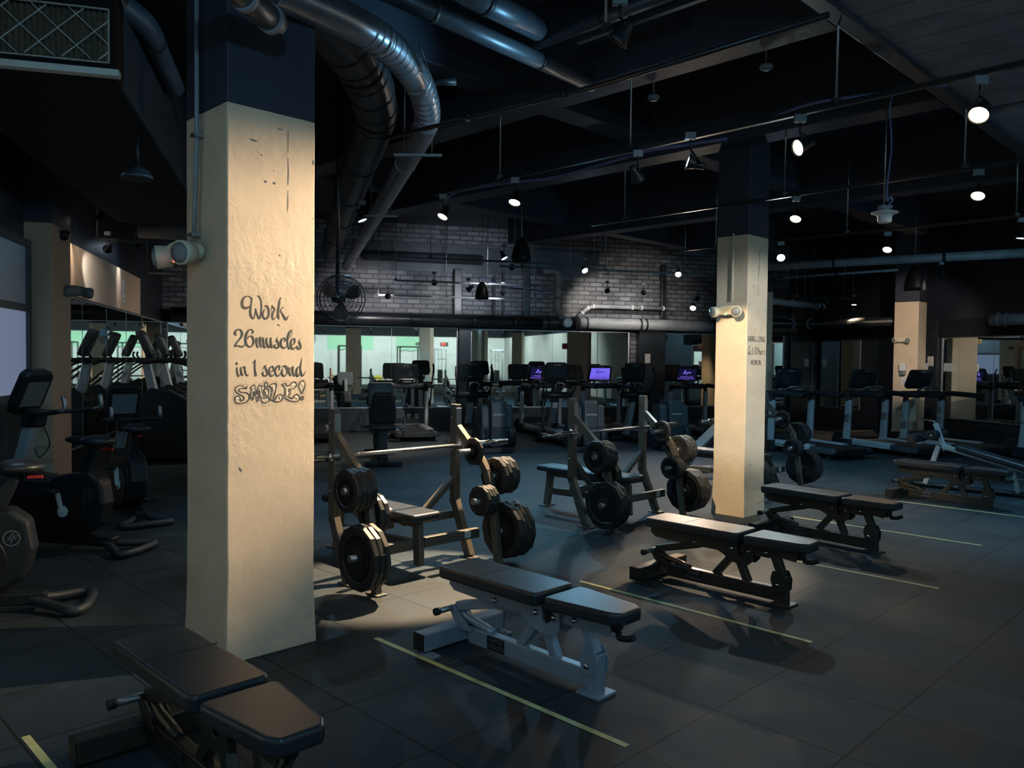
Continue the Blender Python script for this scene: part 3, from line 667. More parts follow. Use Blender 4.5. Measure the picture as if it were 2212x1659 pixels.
# ---- tape lines on the floor
TL = [(3.78, 1.98, .92), (3.76, 1.98, 2.68), (3.73, 2.0, 4.45), (3.78, 1.86, 6.19), (3.82, 2.05, 7.95), (3.75, 2.0, 9.78), (3.75, 2.0, 11.33), (3.75, 2.0, 12.94)]
TN = ['in the front left corner, beside the nearest bench', 'between the silver bench and the camera', 'between the silver bench and the next dark bench', 'between the two dark benches by the second pillar',
      'behind the bench next to the second pillar', 'in front of the farthest flat bench', 'passing behind the farthest flat bench', 'farthest away, by the sit-up bench']
for i, (x0, x1, bb) in enumerate(TL):
    a = G(x0, bb); b = G(x1, bb); o = (a + b) / 2
    mb = MB(); mb.bar(a - o + V3((0, 0, .001)), b - o + V3((0, 0, .001)), .032, .0016)
    t = mb.build('floor_tape', M['tape']); t.location = o; tag(t, 'yellow tape line on the floor ' + TN[i], 'tape', 'floor tape lines between the benches')
# ------------------------------------------------------------------ adjustable benches
def pad_mb(out, z0, z1):
    return MB().prism(out, (0, 0, (z0 + z1) / 2), (1, 0, 0), (0, 1, 0), z1 - z0)
def bx(a): return 2.43 - a
def make_bench(metal, label, plate_text=True):
    r = thing('adjustable_bench', label, 'bench', group='adjustable benches between the tape lines')
    m = M[metal]
    bp = pad_mb([(bx(3.43), -.13), (bx(3.40), -.15), (bx(2.70), -.15), (bx(2.675), -.13), (bx(2.675), .13), (bx(2.70), .15), (bx(3.40), .15), (bx(3.43), .13)], .385, .452).build('back_pad', M['vinyl'], r, .024, 4)
    MB().bar((bx(3.115), -.149, .4515), (bx(3.115), .149, .4515), .005, .003).build('seam', M['black'], bp)
    sp = pad_mb([(bx(2.635), -.13), (bx(2.61), -.148), (bx(2.25), -.105), (bx(2.2), -.075), (bx(2.2), .075), (bx(2.25), .105), (bx(2.61), .148), (bx(2.635), .13)], .385, .448).build('seat_pad', M['vinyl'], r, .024, 4)
    # side plates under the back pad with the big hooked end
    prof = [(bx(3.40), .385), (bx(3.43), .36), (bx(3.43), .33), (bx(3.39), .302), (bx(3.06), .292), (bx(2.87), .292), (bx(2.82), .27), (bx(2.79), .244), (bx(2.74), .228), (bx(2.635), .230), (bx(2.60), .265), (bx(2.60), .346), (bx(2.636), .346), (bx(2.66), .30), (bx(2.69), .278), (bx(2.715), .29), (bx(2.722), .36), (bx(2.70), .385)]
    for sg in (-1, 1):
        MB().prism(prof, (0, sg * .05, 0), (1, 0, 0), (0, 0, 1), .008).build('back_plate', m, r, .003)
    MB().prism([(bx(2.66), .385), (bx(2.66), .33), (bx(2.595), .302), (bx(2.50), .300), (bx(2.43), .318), (bx(2.31), .306), (bx(2.295), .33), (bx(2.30), .385)], (0, -.032, 0), (1, 0, 0), (0, 0, 1), .008).prism([(bx(2.66), .385), (bx(2.66), .33), (bx(2.595), .302), (bx(2.50), .300), (bx(2.43), .318), (bx(2.31), .306), (bx(2.295), .33), (bx(2.30), .385)], (0, .032, 0), (1, 0, 0), (0, 0, 1), .008).build('seat_bracket', m, r, .002)
    # base rail, crossbar with feet, front post
    MB().bar((bx(3.30), 0, .068), (.0, 0, .068), .055, .09).build('base_rail', m, r, .006)
    cb = MB().bar((bx(3.39), -.30, .068), (bx(3.39), .30, .068), .09, .095).build('rear_crossbar', m, r, .006)
    for sg in (-1, 1):
        MB().box((bx(3.33), sg * .27, .006), (.11, .06, .012)).cyl((bx(3.30), sg * .27, .012), (bx(3.30), sg * .27, .02), .012).build('foot_tab', m, cb, .002)
        MB().box((bx(3.39), sg * .302, .068), (.088, .006, .094)).build('end_cap', M['black'], cb, .002)
    fp = MB().box((.02, 0, .10), (.07, .07, .19)).build('front_post', m, r, .006)
    MB().box((.025, 0, .007), (.14, .14, .014)).build('foot_plate', m, fp, .003)
    MB().bar((.015, 0, .19), (bx(2.47), 0, .33), .055, .055, (1, 0, 0)).build('seat_post', m, r, .006)
    for sg in (-1, 1):
        MB().prism([(.06, .10), (.065, .17), (.04, .225), (-.035, .225), (-.05, .17), (-.03, .095), (.02, .085)], (.0, sg * .041, 0), (1, 0, 0), (0, 0, 1), .007).build('pivot_cheek', m, r, .002)
    MB().bar((bx(2.91), 0, .11), (bx(2.775), 0, .27), .05, .05, (1, 0, 0)).build('strut', m, r, .005)
    MB().bar((bx(2.66), 0, .10), (bx(2.735), 0, .26), .05, .05, (1, 0, 0)).build('strut', m, r, .005)
    # rear link rising from the rail, the adjusting arm and its handle
    MB().tube([(bx(3.12), 0, .11), (bx(3.2), 0, .13), (bx(3.30), 0, .145), (bx(3.36), 0, .165), (bx(3.42), 0, .20)], .024, 8).build('rear_link', m, r)
    MB().prism([(bx(3.45), .20), (bx(3.40), .215), (bx(3.33), .15), (bx(3.24), .10), (bx(3.34), .085), (bx(3.40), .13)], (0, -.04, 0), (1, 0, 0), (0, 0, 1), .008).prism([(bx(3.45), .20), (bx(3.40), .215), (bx(3.33), .15), (bx(3.24), .10), (bx(3.34), .085), (bx(3.40), .13)], (0, .04, 0), (1, 0, 0), (0, 0, 1), .008).build('link_cheek', m, r, .002)
    MB().bar((bx(3.40), 0, .205), (bx(3.03), 0, .30), .06, .05).build('support_arm', m, r, .005)
    h = MB().cyl((bx(3.42), -.14, .195), (bx(3.42), .11, .195), .016).build('adjusting_pin', M['steel'], r)
    MB().cyl((bx(3.42), -.165, .195), (bx(3.42), -.135, .195), .021).build('pin_knob', M['black'], h)
    for a, z in ((3.056, .319), (2.758, .325), (2.634, .325), (2.516, .335)):
        y = -.054 if a > 2.6 else -.036
        MB().lathe([(.0, -.016), (.010, -.014), (.016, -.006), (.017, 0)], (bx(a), y, z), (0, 1, 0), 12).build('bolt', M['chrome'], r)
    MB().lathe([(.0, -.01), (.014, -.008), (.018, 0)], (bx(2.43), -.045, .136), (0, 1, 0), 12).build('bolt', M['chrome'], r)
    MB().prism([(bx(2.72), .37), (bx(2.72), .285), (bx(2.67), .28), (bx(2.655), .37)], (0, 0, 0), (1, 0, 0), (0, 0, 1), .07).build('ratchet_block', M['black'], r, .008)
    g = MB().tube(spline([(bx(2.33), 0, .35), (bx(2.27), -.01, .335), (bx(2.24), -.045, .325), (bx(2.19), -.05, .33), (bx(2.15), -.05, .348)], 5), .015, 10).build('seat_handle', M['rubber'], r)
    MB().box((bx(2.30), 0, .365), (.07, .05, .05)).build('handle_block', M['black'], r, .006)
    pl = MB().box((bx(3.075), -.0295, .068), (.13, .004, .075)).build('maker_plate', M['black'], r)
    t = MB()
    for k, s in enumerate(('HAMMER', 'STRENGTH')):
        me = text_me(s, .034, spacing=.95); t.mesh_from(me, frame_M((bx(3.075), -.0322, .086 - .035 * k), (1, 0, 0), (0, 0, 1), .78, 1))
    t.build('maker_lettering', M['steel'], pl)
    MB().box((bx(3.39) - .0462, .16, .07), (.003, .11, .05)).build('instruction_sticker', M['greyplastic'], cb)
    return r
ANG = -PI / 4
bench0 = make_bench('silver', 'silver-framed adjustable bench between the first two floor tapes')
bench0.location = G(2.43, 3.0)[:]; bench0.rotation_euler = (0, 0, ANG)
bd = make_bench('darkbronze', 'dark bronze bench under the second pillar, nearer of the two'); bd.location = G(2.47, 5.0); bd.rotation_euler = (0, 0, ANG)
dup(bd, G(2.64, 6.98), ANG - .10, 'dark bronze bench beside the foot of the second pillar, farther of the two')
dup(bd, G(2.55, 10.05), ANG - .12, 'farthest dark flat bench, on the right near the sit-up bench')
dup(bd, G(2.40, 1.28), ANG, 'nearest dark bench at the bottom left in front of the nearest pillar')

# ------------------------------------------------------------------ olympic press benches with plate pegs
def px(a): return 4.5 - a
PEGS = [  # (A, z, side frame, direction, plates, radius, thick, words)
    (4.535, .715, -1, -1, 4, .150, .040, 'upper outer left peg'), (4.455, .275, -1, -1, 3, .222, .044, 'lower outer left peg'),
    (4.60, .52, -1, 1, 2, .145, .040, 'inner left peg'),
    (4.565, .680, 1, 1, 4, .150, .040, 'upper outer right peg'), (4.475, .262, 1, 1, 4, .222, .044, 'lower outer right peg'),
    (4.70, .872, 1, -1, 1, .110, .030, 'upper inner right peg'), (4.52, .512, 1, -1, 4, .118, .030, 'lower inner right peg')]
HB = .575
def make_press(label):
    r = thing('press_bench', label, 'bench press', group='press benches with plate storage')
    m = M['bronze']
    for sg in (-1, 1):
        y = sg * HB
        f = MB().bar((px(4.98), y, .42), (px(4.98), y, 1.23), .055, .075, (1, 0, 0)).build('upright', m, r, .005)
        MB().bar((px(4.983), y, .46), (px(4.79), y, .01), .055, .075, (1, 0, 0)).build('rear_leg', m, r, .005)
        MB().box((px(4.79), y, .006), (.15, .09, .012)).build('foot_plate', m, r, .003)
        pts = [(4.96, 1.05), (4.80, .915), (4.66, .795), (4.60, .72), (4.555, .62), (4.52, .45), (4.455, .012)]
        g = MB()
        for (a0, z0), (a1, z1) in zip(pts[:-1], pts[1:]):
            d = V3((px(a1) - px(a0), 0, z1 - z0)).normalized() * .012
            g.bar(V3((px(a0), y, z0)) - d, V3((px(a1), y, z1)) + d, .05, .06, (1, 0, 0))
        g.build('storage_arm', m, r, .004)
        MB().box((px(4.455), y, .006), (.13, .09, .012)).build('foot_plate', m, r, .003)
        # rests for the bar, guard strip, bolts
        hk = MB(); hk.bar((px(4.945), y, .875), (px(4.88), y, .875), .04, .02).bar((px(4.885), y, .87), (px(4.87), y, .945), .04, .018, (1, 0, 0))
        hk.build('bar_rest', M['steel'], f, .003)
        MB().box((px(4.938), y, 1.02), (.008, .05, .36)).build('wear_strip', M['steel'], f, .002)
        for z in (1.13, .86, .64):
            MB().lathe([(0, -.012), (.012, -.009), (.016, 0)], (px(4.99), y - .028, z), (0, 1, 0), 10).build('bolt', M['chrome'], f)
        MB().bar((px(4.99), y, .33), (px(4.99), sg * .05, .33), .05, .06).build('upper_brace', m, r, .004)
        MB().bar((px(4.70), y, .22), (px(4.75), sg * .06, .21), .05, .075).build('lower_brace', m, r, .004)
        MB().bar((px(4.98), y, .64), (px(5.02), sg * .22, .33), .045, .055, (1, 0, 0)).build('diagonal_brace', m, r, .004)
    MB().box((px(4.685), HB - .09, .222), (.003, .12, .055)).build('maker_plate', M['paper'], r)
    for a, z, side, dr, n, rad, th, w in PEGS:
        y = side * HB; L = .22
        MB().cyl((px(a), y + dr * .02, z), (px(a), y + dr * L, z), .0245).build('plate_peg', M['steel'], r)
    bp = pad_mb([(px(4.62), -.125), (px(4.65), -.14), (px(5.85), -.14), (px(5.88), -.125), (px(5.88), .125), (px(5.85), .14), (px(4.65), .14), (px(4.62), .125)], .395, .455).build('bench_pad', M['vinyl'], r, .022, 4)
    MB().bar((px(4.72), 0, .365), (px(5.82), 0, .365), .06, .06).build('pad_rail', m, r, .005)
    MB().bar((px(4.74), 0, .36), (px(4.72), 0, .05), .05, .075, (1, 0, 0)).build('bench_leg', m, r, .005)
    MB().bar((px(5.78), 0, .36), (px(5.83), 0, .012), .05, .075, (1, 0, 0)).build('bench_leg', m, r, .005)
    MB().box((px(5.83), 0, .006), (.10, .16, .012)).build('foot_plate', m, r, .003)
    MB().bar((px(4.74), 0, .20), (px(5.80), 0, .17), .05, .07).build('floor_rail', m, r, .005)
    return r
presses = []
PW = ['nearest press bench', 'second press bench', 'press bench behind the second pillar']
PO = [(0, 3.755), (.12, 6.515), (.17, 9.30)]
p0 = make_press('nearest press bench, bar racked and plates on its pegs, beside the nearest pillar')
PLB = ['nearest press bench, bar racked and plates on its pegs, beside the nearest pillar', 'middle press bench of the row, left of the second pillar', 'farthest press bench of the row, standing behind the second pillar']
for i, (da, b) in enumerate(PO):
    loc = G(4.5 + da, b); o = p0 if i == 0 else dup(p0, loc, ANG, PLB[i]); o.location = loc; o.rotation_euler = (0, 0, ANG)
    presses.append(o)
def plate_mesh(R, th):
    mb = MB(); n = 12; t = th / 2
    mb.lathe([(R * .70, -t * .7), (R * .74, -t), (R * .96, -t), (R, -t * .72), (R, t * .72), (R * .96, t), (R * .74, t), (R * .70, t * .7), (R * .70, -t * .7)], (0, 0, 0), (0, 1, 0), n, False)
    mb.lathe([(.026, -t), (R * .30, -t), (R * .36, -t * .6), (R * .36, t * .6), (R * .30, t), (.026, t), (.026, -t)], (0, 0, 0), (0, 1, 0), 18, False)
    for k in range(3):
        out = []; a0 = 2 * PI * k / 3 + .42; a1 = a0 + 2 * PI / 3 - .84
        for j in range(9): a = a0 + (a1 - a0) * j / 8; out.append((R * .73 * math.cos(a), R * .73 * math.sin(a)))
        for j in range(9): a = a1 + (a0 - a1) * j / 8; out.append((R * .34 * math.cos(a), R * .34 * math.sin(a)))
        mb.prism(out, (0, 0, 0), (0, 0, 1), (1, 0, 0), th * .5)
    # raised band
    mb.lathe([(R * .60, -t * .9), (R * .62, -t * .9), (R * .62, -t * .4), (R * .60, -t * .4), (R * .60, -t * .9)], (0, 0, 0), (0, 1, 0), 24, False)
    return mb
PMS = {}
SIZEW = {.222: 'large', .150: 'medium', .145: 'medium', .118: 'small', .110: 'small'}
ORD = ['first', 'second', 'third', 'fourth']
rp = random.Random(3)
for i, (da, b) in enumerate(PO):
    for a, z, side, dr, n, rad, th, w in PEGS:
        if i == 1 and w == 'upper outer left peg': n = 4
        key = (rad, th)
        for k in range(n):
            if key not in PMS:
                o = plate_mesh(rad, th).build('weight_plate', M['plate']); PMS[key] = o; first = True
            else:
                o = PMS[key].copy(); C.objects.link(o)
            off = side * HB + dr * (.036 + th * (k + .5) + .001 * k)
            loc = G(4.5 + da, b) + Matrix.Rotation(ANG, 3, 'Z') @ V3((px(a), off, z - .0015))
            o.location = loc; o.rotation_euler = (0, rp.uniform(-.25, .25) + PI / 12, ANG)
            tag(o, '%s black plate, %s out, %s, %s' % (SIZEW[rad], ORD[k], w, PW[i]), 'weight plate', 'weight plates on the press bench pegs')
def barbell(label, loc, rz):
    r = thing('barbell', label, 'barbell', loc, rz, 'barbells racked on the press benches')
    MB().cyl((0, -.66, 0), (0, .66, 0), .0142).build('shaft', M['knurl'], r)
    for sg in (-1, 1):
        s = MB().cyl((0, sg * .672, 0), (0, sg * 1.10, 0), .025, n=18).build('sleeve', M['chrome'], r)
        MB().lathe([(.025, 0), (.038, .002), (.038, .028), (.025, .03)], (0, sg * .645, 0), (0, sg, 0), 18).build('collar', M['chrome'], r)
    for yy in (-.42, 0, .42): MB().cyl((0, yy - .006, 0), (0, yy + .006, 0), .0146).build('ring_mark', M['steel'], r)
    return r
BL = ['chrome barbell racked on the nearest press bench', 'chrome barbell racked on the middle press bench', 'chrome barbell racked on the press bench behind the second pillar']
bb0 = None
for i, (da, b) in enumerate(PO):
    loc = G(4.5 + da, b) + Matrix.Rotation(ANG, 3, 'Z') @ V3((px(4.913), 0, .9))
    if i == 0: bb0 = barbell(BL[0], loc, ANG)
    else: dup(bb0, loc, ANG, BL[i])
# ------------------------------------------------------------------ cardio machines (local +x = the way the user faces)
FA = math.radians(110)
def logo(mb, body, o, ux, uy, size, shear=.35):
    mb.mesh_from(text_me(body, size, shear), frame_M(o, ux, uy))
def make_treadmill(label, screen='dark'):
    r = thing('treadmill', label, 'treadmill', group='treadmills')
    d = MB().box((-.78, 0, .13), (1.70, .56, .10)).build('deck', M['black'], r, .01)
    MB().box((-.72, 0, .182), (1.60, .50, .008)).build('running_belt', M['rubber'], d)
    for sg in (-1, 1):
        s = MB().prism([(-.075, 0), (.075, 0), (.075, .07), (.045, .11), (-.045, .11), (-.075, .07)], (-.46, sg * .35, .10), (0, 1, 0), (0, 0, 1), 1.16).build('side_rail', M['post'], r, .006)
        e = MB().prism([(-.075, 0), (.075, 0), (.07, .06), (.04, .10), (-.04, .10), (-.07, .06)], (-1.32, sg * .35, .09), (0, 1, 0), (0, 0, 1), .58).build('rear_cover', M['shroud'], r, .012)
        MB().cyl((-1.59, sg * .35, .13), (-1.64, sg * .35, .13), .055, .04).build('end_roller', M['black'], e)
        MB().box((-1.42, sg * .35, .045), (.06, .05, .09)).build('rear_foot', M['black'], r, .008)
        lg = MB(); logo(lg, 'Life Fitness', (-.30, sg * .4265, .135), (-sg, 0, 0) if sg > 0 else (1, 0, 0), (0, 0, 1), .05); lg.build('maker_lettering', M['ink'], s)
    MB().prism([(.38, .02), (.50, .06), (.50, .16), (.42, .30), (.10, .33), (-.06, .22), (-.06, .02)], (0, 0, 0), (1, 0, 0), (0, 0, 1), .66).build('motor_cover', M['plastic'], r, .03, 3)
    for sg in (-1, 1):
        up_ = MB().prism([(-.10, .14), (.06, .14), (.015, .55), (.0, .92), (-.13, .92), (-.115, .55)], (0, sg * .435, 0), (1, 0, 0), (0, 0, 1), .075).build('upright', M['post'], r, .022, 3)
        MB().prism([(-.17, .02), (.16, .02), (.11, .20), (-.14, .20)], (0, sg * .435, 0), (1, 0, 0), (0, 0, 1), .11).build('upright_boot', M['plastic'], up_, .015)
        MB().lathe([(0, -.008), (.028, -.006), (.03, 0)], (-.03, sg * .435 + sg * .038, .62), (0, -sg, 0), 14).build('badge', M['steel'], up_)
        MB().tube(spline([(-.06, sg * .435, .90), (-.06, sg * .43, .99), (-.13, sg * .42, 1.045), (-.35, sg * .41, 1.05), (-.80, sg * .41, 1.035), (-.86, sg * .41, 1.03)], 5), .048, 12).build('handrail', M['plastic'], r)
    MB().box((.02, 0, 1.03), (.26, .80, .12)).build('dashboard', M['plastic'], r, .035, 3)
    MB().tube(spline([(-.10, -.20, 1.10), (-.24, -.17, 1.16), (-.26, 0, 1.165), (-.24, .17, 1.16), (-.10, .20, 1.10)], 5), .018, 8).build('heart_rate_bar', M['steel'], r)
    kb = MB().box((-.2, 0, 1.115), (.10, .18, .025)).build('speed_keypad', M['greyplastic'], r, .008)
    MB().box((-.2, 0, 1.129), (.05, .05, .004)).build('stop_key', M['redplastic'], kb)
    q = Matrix.Rotation(math.radians(-22), 3, 'Y')
    n = q @ V3((-1, 0, 0)); u = q @ V3((0, 0, 1)); c = V3((.06, 0, 1.31))
    con = MB().prism([(-.25, -.19), (.25, -.19), (.285, -.13), (.27, .15), (.235, .185), (-.235, .185), (-.27, .15), (-.285, -.13)], c, (0, -1, 0), u, .085).build('console', M['plastic'], r, .02, 3)
    sc = c + n * .0445; R3 = MB().prism([(-.235, -.125), (.235, -.125), (.222, .145), (-.222, .145)], sc, (0, -1, 0), u, .004)
    if screen == 'dark': R3.build('screen', M['screen'], con)
    elif screen == 'blue':
        R3.build('screen', M['scr_blue'], con)
    else: R3.build('screen', M['scr_dim'], con)
    if screen != 'dark':
        t = MB(); o = sc + n * .003
        S = [[(-.10, .02, .006), (-.065, .045, .01), (-.05, .085, .012), (-.065, .09, .008), (-.075, .05, .012), (-.09, .015, .012), (-.11, .012, .01), (-.075, .02, .01), (-.04, .008, .008)],
             [(-.035, .05, .01), (-.03, .025, .011), (-.01, .03, .008), (0, .05, .01), (-.005, .0, .01), (-.025, -.02, .008)], [(.015, .02, .008), (.02, .05, .01), (.04, .05, .01), (.042, .02, .009)],
             [(.055, .05, .01), (.09, .018, .01)], [(.09, .05, .009), (.055, .018, .008)]]
        for s in S: t.stroke([(x, y + .015, w) for x, y, w in s], o, (0, -1, 0), u, .001, 4)
        me = text_me('FITNESS CLUB', .042, spacing=1.15); t.mesh_from(me, frame_M(o + u * -.055, (0, -1, 0), u, 1.05, 1))
        t.build('screen_lettering', M['scr_text'] if screen != 'blue' else M['scr_dark'], con)
        MB().prism([(-.215, -.012), (.215, -.012), (.215, .012), (-.215, .012)], o + u * -.098, (0, -1, 0), u, .001).build('screen_footer', M['scr_foot'], con)
    lg = MB(); logo(lg, 'Life Fitness', c + n * .0445 + u * .166, (0, -1, 0), u, .032); lg.build('maker_lettering', M['paper'], con)
    return r
M['scr_dark'] = emat('navy_letters', (.03, .02, .22), .5); M['scr_foot'] = emat('violet_band', (.16, .06, .5), .7)
t0 = make_treadmill('nearest treadmill on the right, left post beside the far pillar'); t0.location = (7.78, 15.28, 0); t0.rotation_euler = (0, 0, FA)
dup(t0, (6.63, 15.1, 0), FA, 'treadmill on the right, second from the far pillar towards the left')
dup(t0, (5.10, 14.75, 0), FA, 'treadmill on the right partly hidden by the second pillar')
dup(t0, (9.12, 13.85, 0), FA, 'treadmill cut off by the right edge of the photo')
tb = make_treadmill('treadmill with the bright violet screen in the row before the back mirror', 'blue'); tb.location = (1.99, 18.15, 0); tb.rotation_euler = (0, 0, math.radians(104))
td = make_treadmill('treadmill with dark lettered screen right of the bright violet one', 'dim'); td.location = (4.05, 18.6, 0); td.rotation_euler = (0, 0, math.radians(104))
dup(td, (.63, 17.85, 0), math.radians(104), 'treadmill with dark lettered screen left of the bright violet one')
dup(t0, (-2.25, 17.0, 0), math.radians(106), 'treadmill in front of the back mirror behind the recumbent bike')
dup(t0, (-4.15, 16.5, 0), math.radians(106), 'treadmill at the back half hidden by the nearest pillar')

def make_elliptical(label):
    r = thing('cross_trainer', label, 'cross trainer', group='cross trainers')
    # rear drive housing: a tall middle lobe between two lower ones
    def lobe(y, w, zt, x0, x1, nm):
        return MB().prism([(x0, .10), (x0 - .05, .45), (x0 - .02, zt - .05), (x0 + .03, zt), (x1 - .05, zt - .01), (x1, zt - .12), (x1 + .03, .10)], (0, y, 0), (1, 0, 0), (0, 0, 1), w).build(nm, M['shroud'], r, .035, 3)
    c = lobe(0, .27, .91, -.95, -.55, 'rear_housing'); lobe(.215, .15, .83, -.90, -.58, 'side_housing'); lobe(-.215, .15, .83, -.90, -.58, 'side_housing')
    lg = MB(); logo(lg, 'Life Fitness', (-.992, 0, .66), (0, -1, 0), (.1, 0, 1), .045); lg.build('maker_lettering', M['paper'], c)
    for sg in (-1, 1):
        MB().cyl((-.74, sg * .20, .27), (-.74, sg * .33, .27), .25, .235, 28).build('drive_disc', M['plastic'], r)
        a = MB().bar((-.80, sg * .30, .33), (.55, sg * .24, .30), .05, .07).build('pedal_arm', M['post'], r, .012)
        MB().box((-.05, sg * .22, .36), (.40, .16, .035)).box((.14, sg * .22, .40), (.03, .16, .06)).build('pedal', M['plastic'], a, .012)
        MB().tube(spline([(.55, sg * .24, .30), (.60, sg * .27, .55), (.56, sg * .29, .85), (.42, sg * .33, 1.10), (.38, sg * .36, 1.25), (.46, sg * .34, 1.46)], 5), .02, 10).build('swing_arm', M['black'], r)
        MB().tube(spline([(.42, sg * .34, 1.22), (.40, sg * .36, 1.32), (.46, sg * .34, 1.46)], 4), .024, 10).build('arm_grip', M['rubber'], r)
    MB().bar((-.9, 0, .07), (1.0, 0, .07), .12, .10).bar((.95, -.30, .05), (.95, .30, .05), .09, .09).bar((-.95, -.28, .05), (-.95, .28, .05), .09, .09).build('base_frame', M['black'], r, .015)
    MB().prism([(.86, .08), (1.0, .08), (.70, .86), (.58, .86)], (0, 0, 0), (1, 0, 0), (0, 0, 1), .11).build('mast', M['post'], r, .02, 3)
    MB().prism([(.75, .78), (.60, .78), (.54, 1.0), (.50, 1.16), (.66, 1.16)], (0, 0, 0), (1, 0, 0), (0, 0, 1), .14).build('mast_neck', M['plastic'], r, .02, 3)
    MB().cyl((.56, -.30, .93), (.56, .30, .93), .062, n=18).build('pivot_roll', M['plastic'], r)
    MB().tube(spline([(.50, -.07, 1.02), (.42, -.09, 1.10), (.42, -.055, 1.16), (.44, .055, 1.16), (.42, .09, 1.10), (.50, .07, 1.02)], 4), .012, 8).build('bottle_ring', M['steel'], r)
    MB().tube(spline([(.52, -.10, 1.05), (.45, -.12, 1.25), (.44, 0, 1.262), (.45, .12, 1.25), (.52, .10, 1.05)], 5), .014, 8).build('fixed_handle', M['black'], r)
    q = Matrix.Rotation(math.radians(-18), 3, 'Y'); n = q @ V3((-1, 0, 0)); u = q @ V3((0, 0, 1)); cc = V3((.62, 0, 1.36))
    con = MB().prism([(-.20, -.19), (.20, -.19), (.25, -.12), (.225, .165), (.185, .2), (-.185, .2), (-.225, .165), (-.25, -.12)], cc, (0, -1, 0), u, .08).build('console', M['plastic'], r, .02, 3)
    MB().prism([(-.195, -.10), (.195, -.10), (.18, .13), (-.18, .13)], cc + n * .042, (0, -1, 0), u, .004).build('screen', M['screen'], con)
    lg = MB(); logo(lg, 'Life Fitness', cc + n * .042 + u * .165, (0, -1, 0), u, .034); lg.build('maker_lettering', M['paper'], con)
    return r
e0 = make_elliptical('cross trainer behind the nearest press bench, leftmost of three'); fe = V3((math.cos(FA), math.sin(FA), 0))
e0.location = V3((-.25, 13.75, 0)) + fe * .9; e0.rotation_euler = (0, 0, FA)
dup(e0, V3((1.36, 14.05, 0)) + fe * .9, FA, 'cross trainer behind the second press bench, middle of three')
dup(e0, V3((2.92, 14.45, 0)) + fe * .9, FA, 'cross trainer left of the second pillar, rightmost of three')

def make_recumbent(label):
    r = thing('recumbent_bike', label, 'exercise bike')
    MB().prism([(-.19, -.25), (.19, -.25), (.20, -.05), (.15, .20), (.12, .235), (-.12, .235), (-.15, .20), (-.20, -.05)], (-.56, 0, .86), (0, -1, 0), (-.16, 0, .98), .09).build('seat_back', M['vinyl'], r, .03, 3)
    MB().prism([(-.24, -.2), (.10, -.16), (.16, -.08), (.16, .08), (.10, .16), (-.24, .2)], (-.38, 0, .56), (1, 0, 0), (0, 1, 0), .09).build('seat_cushion', M['vinyl'], r, .03, 3)
    MB().bar((-.50, 0, .58), (-.54, 0, .08), .13, .10, (1, 0, 0)).build('seat_post', M['shroud'], r, .015)
    MB().bar((-.8, 0, .10), (.95, 0, .13), .14, .13).bar((-.72, -.28, .04), (-.72, .28, .04), .08, .07).bar((.95, -.26, .04), (.95, .26, .04), .08, .07).build('base_frame', M['black'], r, .015)
    MB().prism([(.42, .10), (1.05, .10), (1.12, .40), (1.0, .66), (.72, .70), (.45, .46)], (0, 0, 0), (1, 0, 0), (0, 0, 1), .22).build('drive_housing', M['shroud'], r, .04, 3)
    for sg in (-1, 1):
        MB().tube(spline([(-.50, sg * .12, .55), (-.45, sg * .30, .56), (-.30, sg * .33, .66), (-.12, sg * .33, .68)], 5), .016, 8).build('side_handle', M['steel'], r)
        a = MB().bar((.62, sg * .14, .36), (.62 - sg * .10, sg * .14, .36 + sg * .13), .02, .04).build('crank_arm', M['greyplastic'], r)
        MB().box((.62 - sg * .10, sg * .21, .36 + sg * .13), (.10, .12, .035)).build('pedal', M['plastic'], a, .01)
    MB().bar((.80, 0, .62), (.66, 0, 1.0), .08, .09, (1, 0, 0)).build('mast', M['post'], r, .015)
    q = Matrix.Rotation(math.radians(-14), 3, 'Y'); n = q @ V3((-1, 0, 0)); u = q @ V3((0, 0, 1)); cc = V3((.62, 0, 1.02))
    con = MB().prism([(-.15, -.2), (.15, -.2), (.215, -.12), (.215, .15), (.18, .19), (-.18, .19), (-.215, .15), (-.215, -.12)], cc, (0, -1, 0), u, .08).build('console', M['greyplastic'], r, .02, 3)
    MB().prism([(-.16, -.10), (.16, -.10), (.16, .10), (-.16, .10)], cc + n * .042, (0, -1, 0), u, .004).build('screen', M['screengrey'], con)
    lg = MB(); logo(lg, 'Life Fitness', cc + n * .042 + u * .145, (0, -1, 0), u, .04); lg.build('maker_lettering', M['paper'], con)
    MB().tube(spline([(.60, -.05, .86), (.48, -.20, .84), (.42, -.22, .98)], 4), .014, 8).tube(spline([(.60, .05, .86), (.48, .20, .84), (.42, .22, .98)], 4), .014, 8).build('front_handle', M['black'], r)
    return r
rb = make_recumbent('recumbent bike seen from behind its seat, beyond the nearest press bench'); rb.location = (-2.03, 12.55, 0); rb.rotation_euler = (0, 0, math.radians(101))

